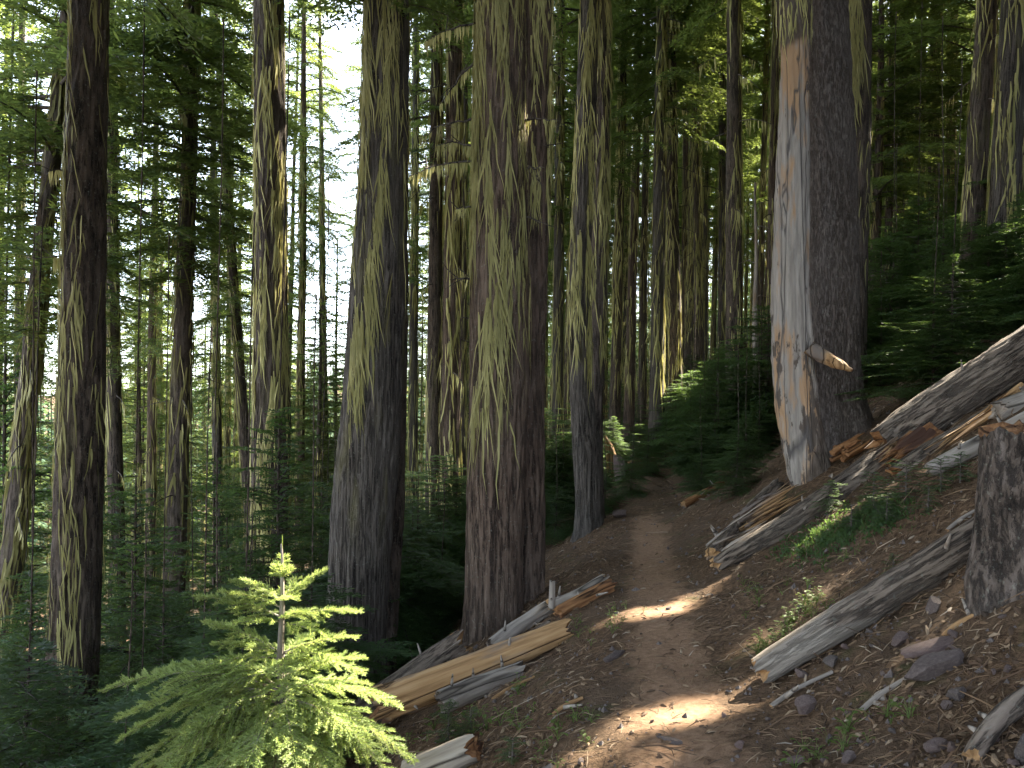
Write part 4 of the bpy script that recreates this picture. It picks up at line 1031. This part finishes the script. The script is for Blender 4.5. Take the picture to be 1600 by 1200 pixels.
herbs(40, line(1175, 1030, 1290, 935, 10), 'small leafy plant in the sunny strip above the sawn log end', 'small plants in the sunny strip')
herbs(18, line(870, 1010, 985, 960, 12), 'small leafy plant along the left verge of the path', 'small plants along the left verge')
herbs(14, line(850, 1190, 930, 1110, 16), 'small leafy plant on the bottom left bank of the path', 'small plants on the bottom left bank')
herbs(18, line(1250, 1190, 1420, 1120, 22), 'small leafy plant in the rubble at the bottom right', 'small plants at the bottom right')
herbs(16, line(1150, 960, 1300, 880, 26), 'small leafy plant on the bank between the logs', 'small plants on the bank between the logs')
herbs(22, line(620, 1190, 800, 1100, 26), 'small leafy plant under the logs at the left', 'small plants under the left logs', (.7, 1.4))
# low green mat on the slope: ground cover nobody could count
mb = MB(); rg = np.random.default_rng(9)
for _ in range(900):
    t_ = rg.random(); px = 1235 + 170 * t_ + rg.normal(0, 18); py = 865 - 70 * t_ + rg.normal(0, 13); g = G(px, py)
    for k_ in range(7):
        d = unit(rg.normal(0, 1, 3) + [0, 0, .9]); wv = unit(np.cross(d, rg.normal(0, 1, 3))); l = rg.uniform(.02, .055); b_ = g + rg.normal(0, .02, 3) * [1, 1, .2]
        mb.add([b_, b_ + d * l * .5 + wv * l * .16, b_ + d * l, b_ + d * l * .5 - wv * l * .16], [[0, 1, 2, 3]])
o = link('ground_cover', mb.mesh('ground_cover', M['leaf_young'], False)); tag(o, 'low green mat of plants on the slope under the split log', 'ground cover'); o['kind'] = 'stuff'

# ------------------------------------------------------------------ litter: twigs, needles, chips and bark bits over the slope
rg = np.random.default_rng(21); mb = MB()
n = 42000
D_ = 2.6 + 20 * rg.random(n) ** 1.8; px = rg.uniform(300, 1900, n); x = (px - 800) / F * D_
s = x - trail_x(D_); keep = (np.abs(s) > .34 + rg.random(n) * .5) | (rg.random(n) < .30); keep &= (s > -6)
x, y = x[keep], D_[keep]; n = len(x); z = height(x, y)
e = .03; nx_ = -(height(x + e, y) - height(x - e, y)) / (2 * e); ny_ = -(height(x, y + e) - height(x, y - e)) / (2 * e)
nr = unit(np.stack([nx_, ny_, np.ones(n)], -1))
a = rg.uniform(0, 6.28, n); d = np.stack([np.cos(a), np.sin(a), 0 * a], -1); d = unit(d - nr * (d * nr).sum(1)[:, None] + nr * rg.normal(0, .22, n)[:, None])
wv = np.cross(nr, d)
kind = rg.random(n)
big = 1 + y * .06
L_ = np.where(kind < .72, rg.uniform(.025, .11, n), rg.uniform(.015, .05, n)) * big; L_ = np.where(kind > .985, rg.uniform(.2, .5, n), L_)
W_ = np.where(kind < .72, rg.uniform(.0022, .006, n), rg.uniform(.008, .026, n)) * big; W_ = np.where(kind > .985, .009, W_)
T_ = np.minimum(W_ * .7, .009)
b_ = np.stack([x, y, z], -1) + nr * rg.uniform(0, .012, n)[:, None]
bend_ = (wv * rg.normal(0, .09, n)[:, None] + nr * rg.uniform(0, .08, n)[:, None]) * L_[:, None]
sec = []
for f_, wf, bf in ((-.5, .5, 0), (0, 1, 1), (.5, .35, 0)):
    c = b_ + d * (f_ * L_)[:, None] + bend_ * bf
    sec += [c - wv * (W_ * wf * .5)[:, None], c + nr * (T_ * wf)[:, None], c + wv * (W_ * wf * .5)[:, None]]
v = np.stack(sec, 1); q = np.array([[0, 3, 4, 1], [1, 4, 5, 2], [3, 6, 7, 4], [4, 7, 8, 5]])
qq = (np.arange(n)[:, None, None] * 9 + q).reshape(-1, 4)
col = np.clip(rg.beta(1.6, 2.2, n), 0, 1)
mb.add(v.reshape(-1, 3), qq, None, 0, np.repeat(col, 9))
o = link('forest_litter', mb.mesh('forest_litter', M['litter'], False)); tag(o, 'brown litter of twigs, bark chips and needles covering the slope', 'forest litter'); o['kind'] = 'stuff'
# pebbles and clods
mb = MB(); oc = unit(np.array([[1, 0, 0], [0, 1, 0], [-1, 0, 0], [0, -1, 0], [0, 0, 1], [0, 0, -1]], float)); tr3 = np.array([[0, 1, 4], [1, 2, 4], [2, 3, 4], [3, 0, 4], [1, 0, 5], [2, 1, 5], [3, 2, 5], [0, 3, 5]])
n = 7000; D_ = 2.6 + 15 * rg.random(n) ** 1.7; px = rg.uniform(500, 1850, n); x = (px - 800) / F * D_; s = x - trail_x(D_)
keep = (s > -3.5) & ((np.abs(s) > .3) | (rg.random(n) < .15)); x, y = x[keep], D_[keep]; n = len(x); z = height(x, y)
r_ = rg.gamma(2.0, .0035, n)[:, None, None] * (1 + y * .04)[:, None, None]
v = oc[None] * r_ * rg.uniform(.5, 1.3, (n, 6, 3)) + np.stack([x, y, z], -1)[:, None, :]
mb.add(v.reshape(-1, 3), None, (np.arange(n)[:, None, None] * 6 + tr3).reshape(-1, 3))
o = link('gravel', mb.mesh('gravel', M['rock'], False)); tag(o, 'loose grey-brown gravel and clods strewn over path and slope', 'gravel'); o['kind'] = 'stuff'
print('pruned', NPR[0], 'objects', len(bpy.data.objects))
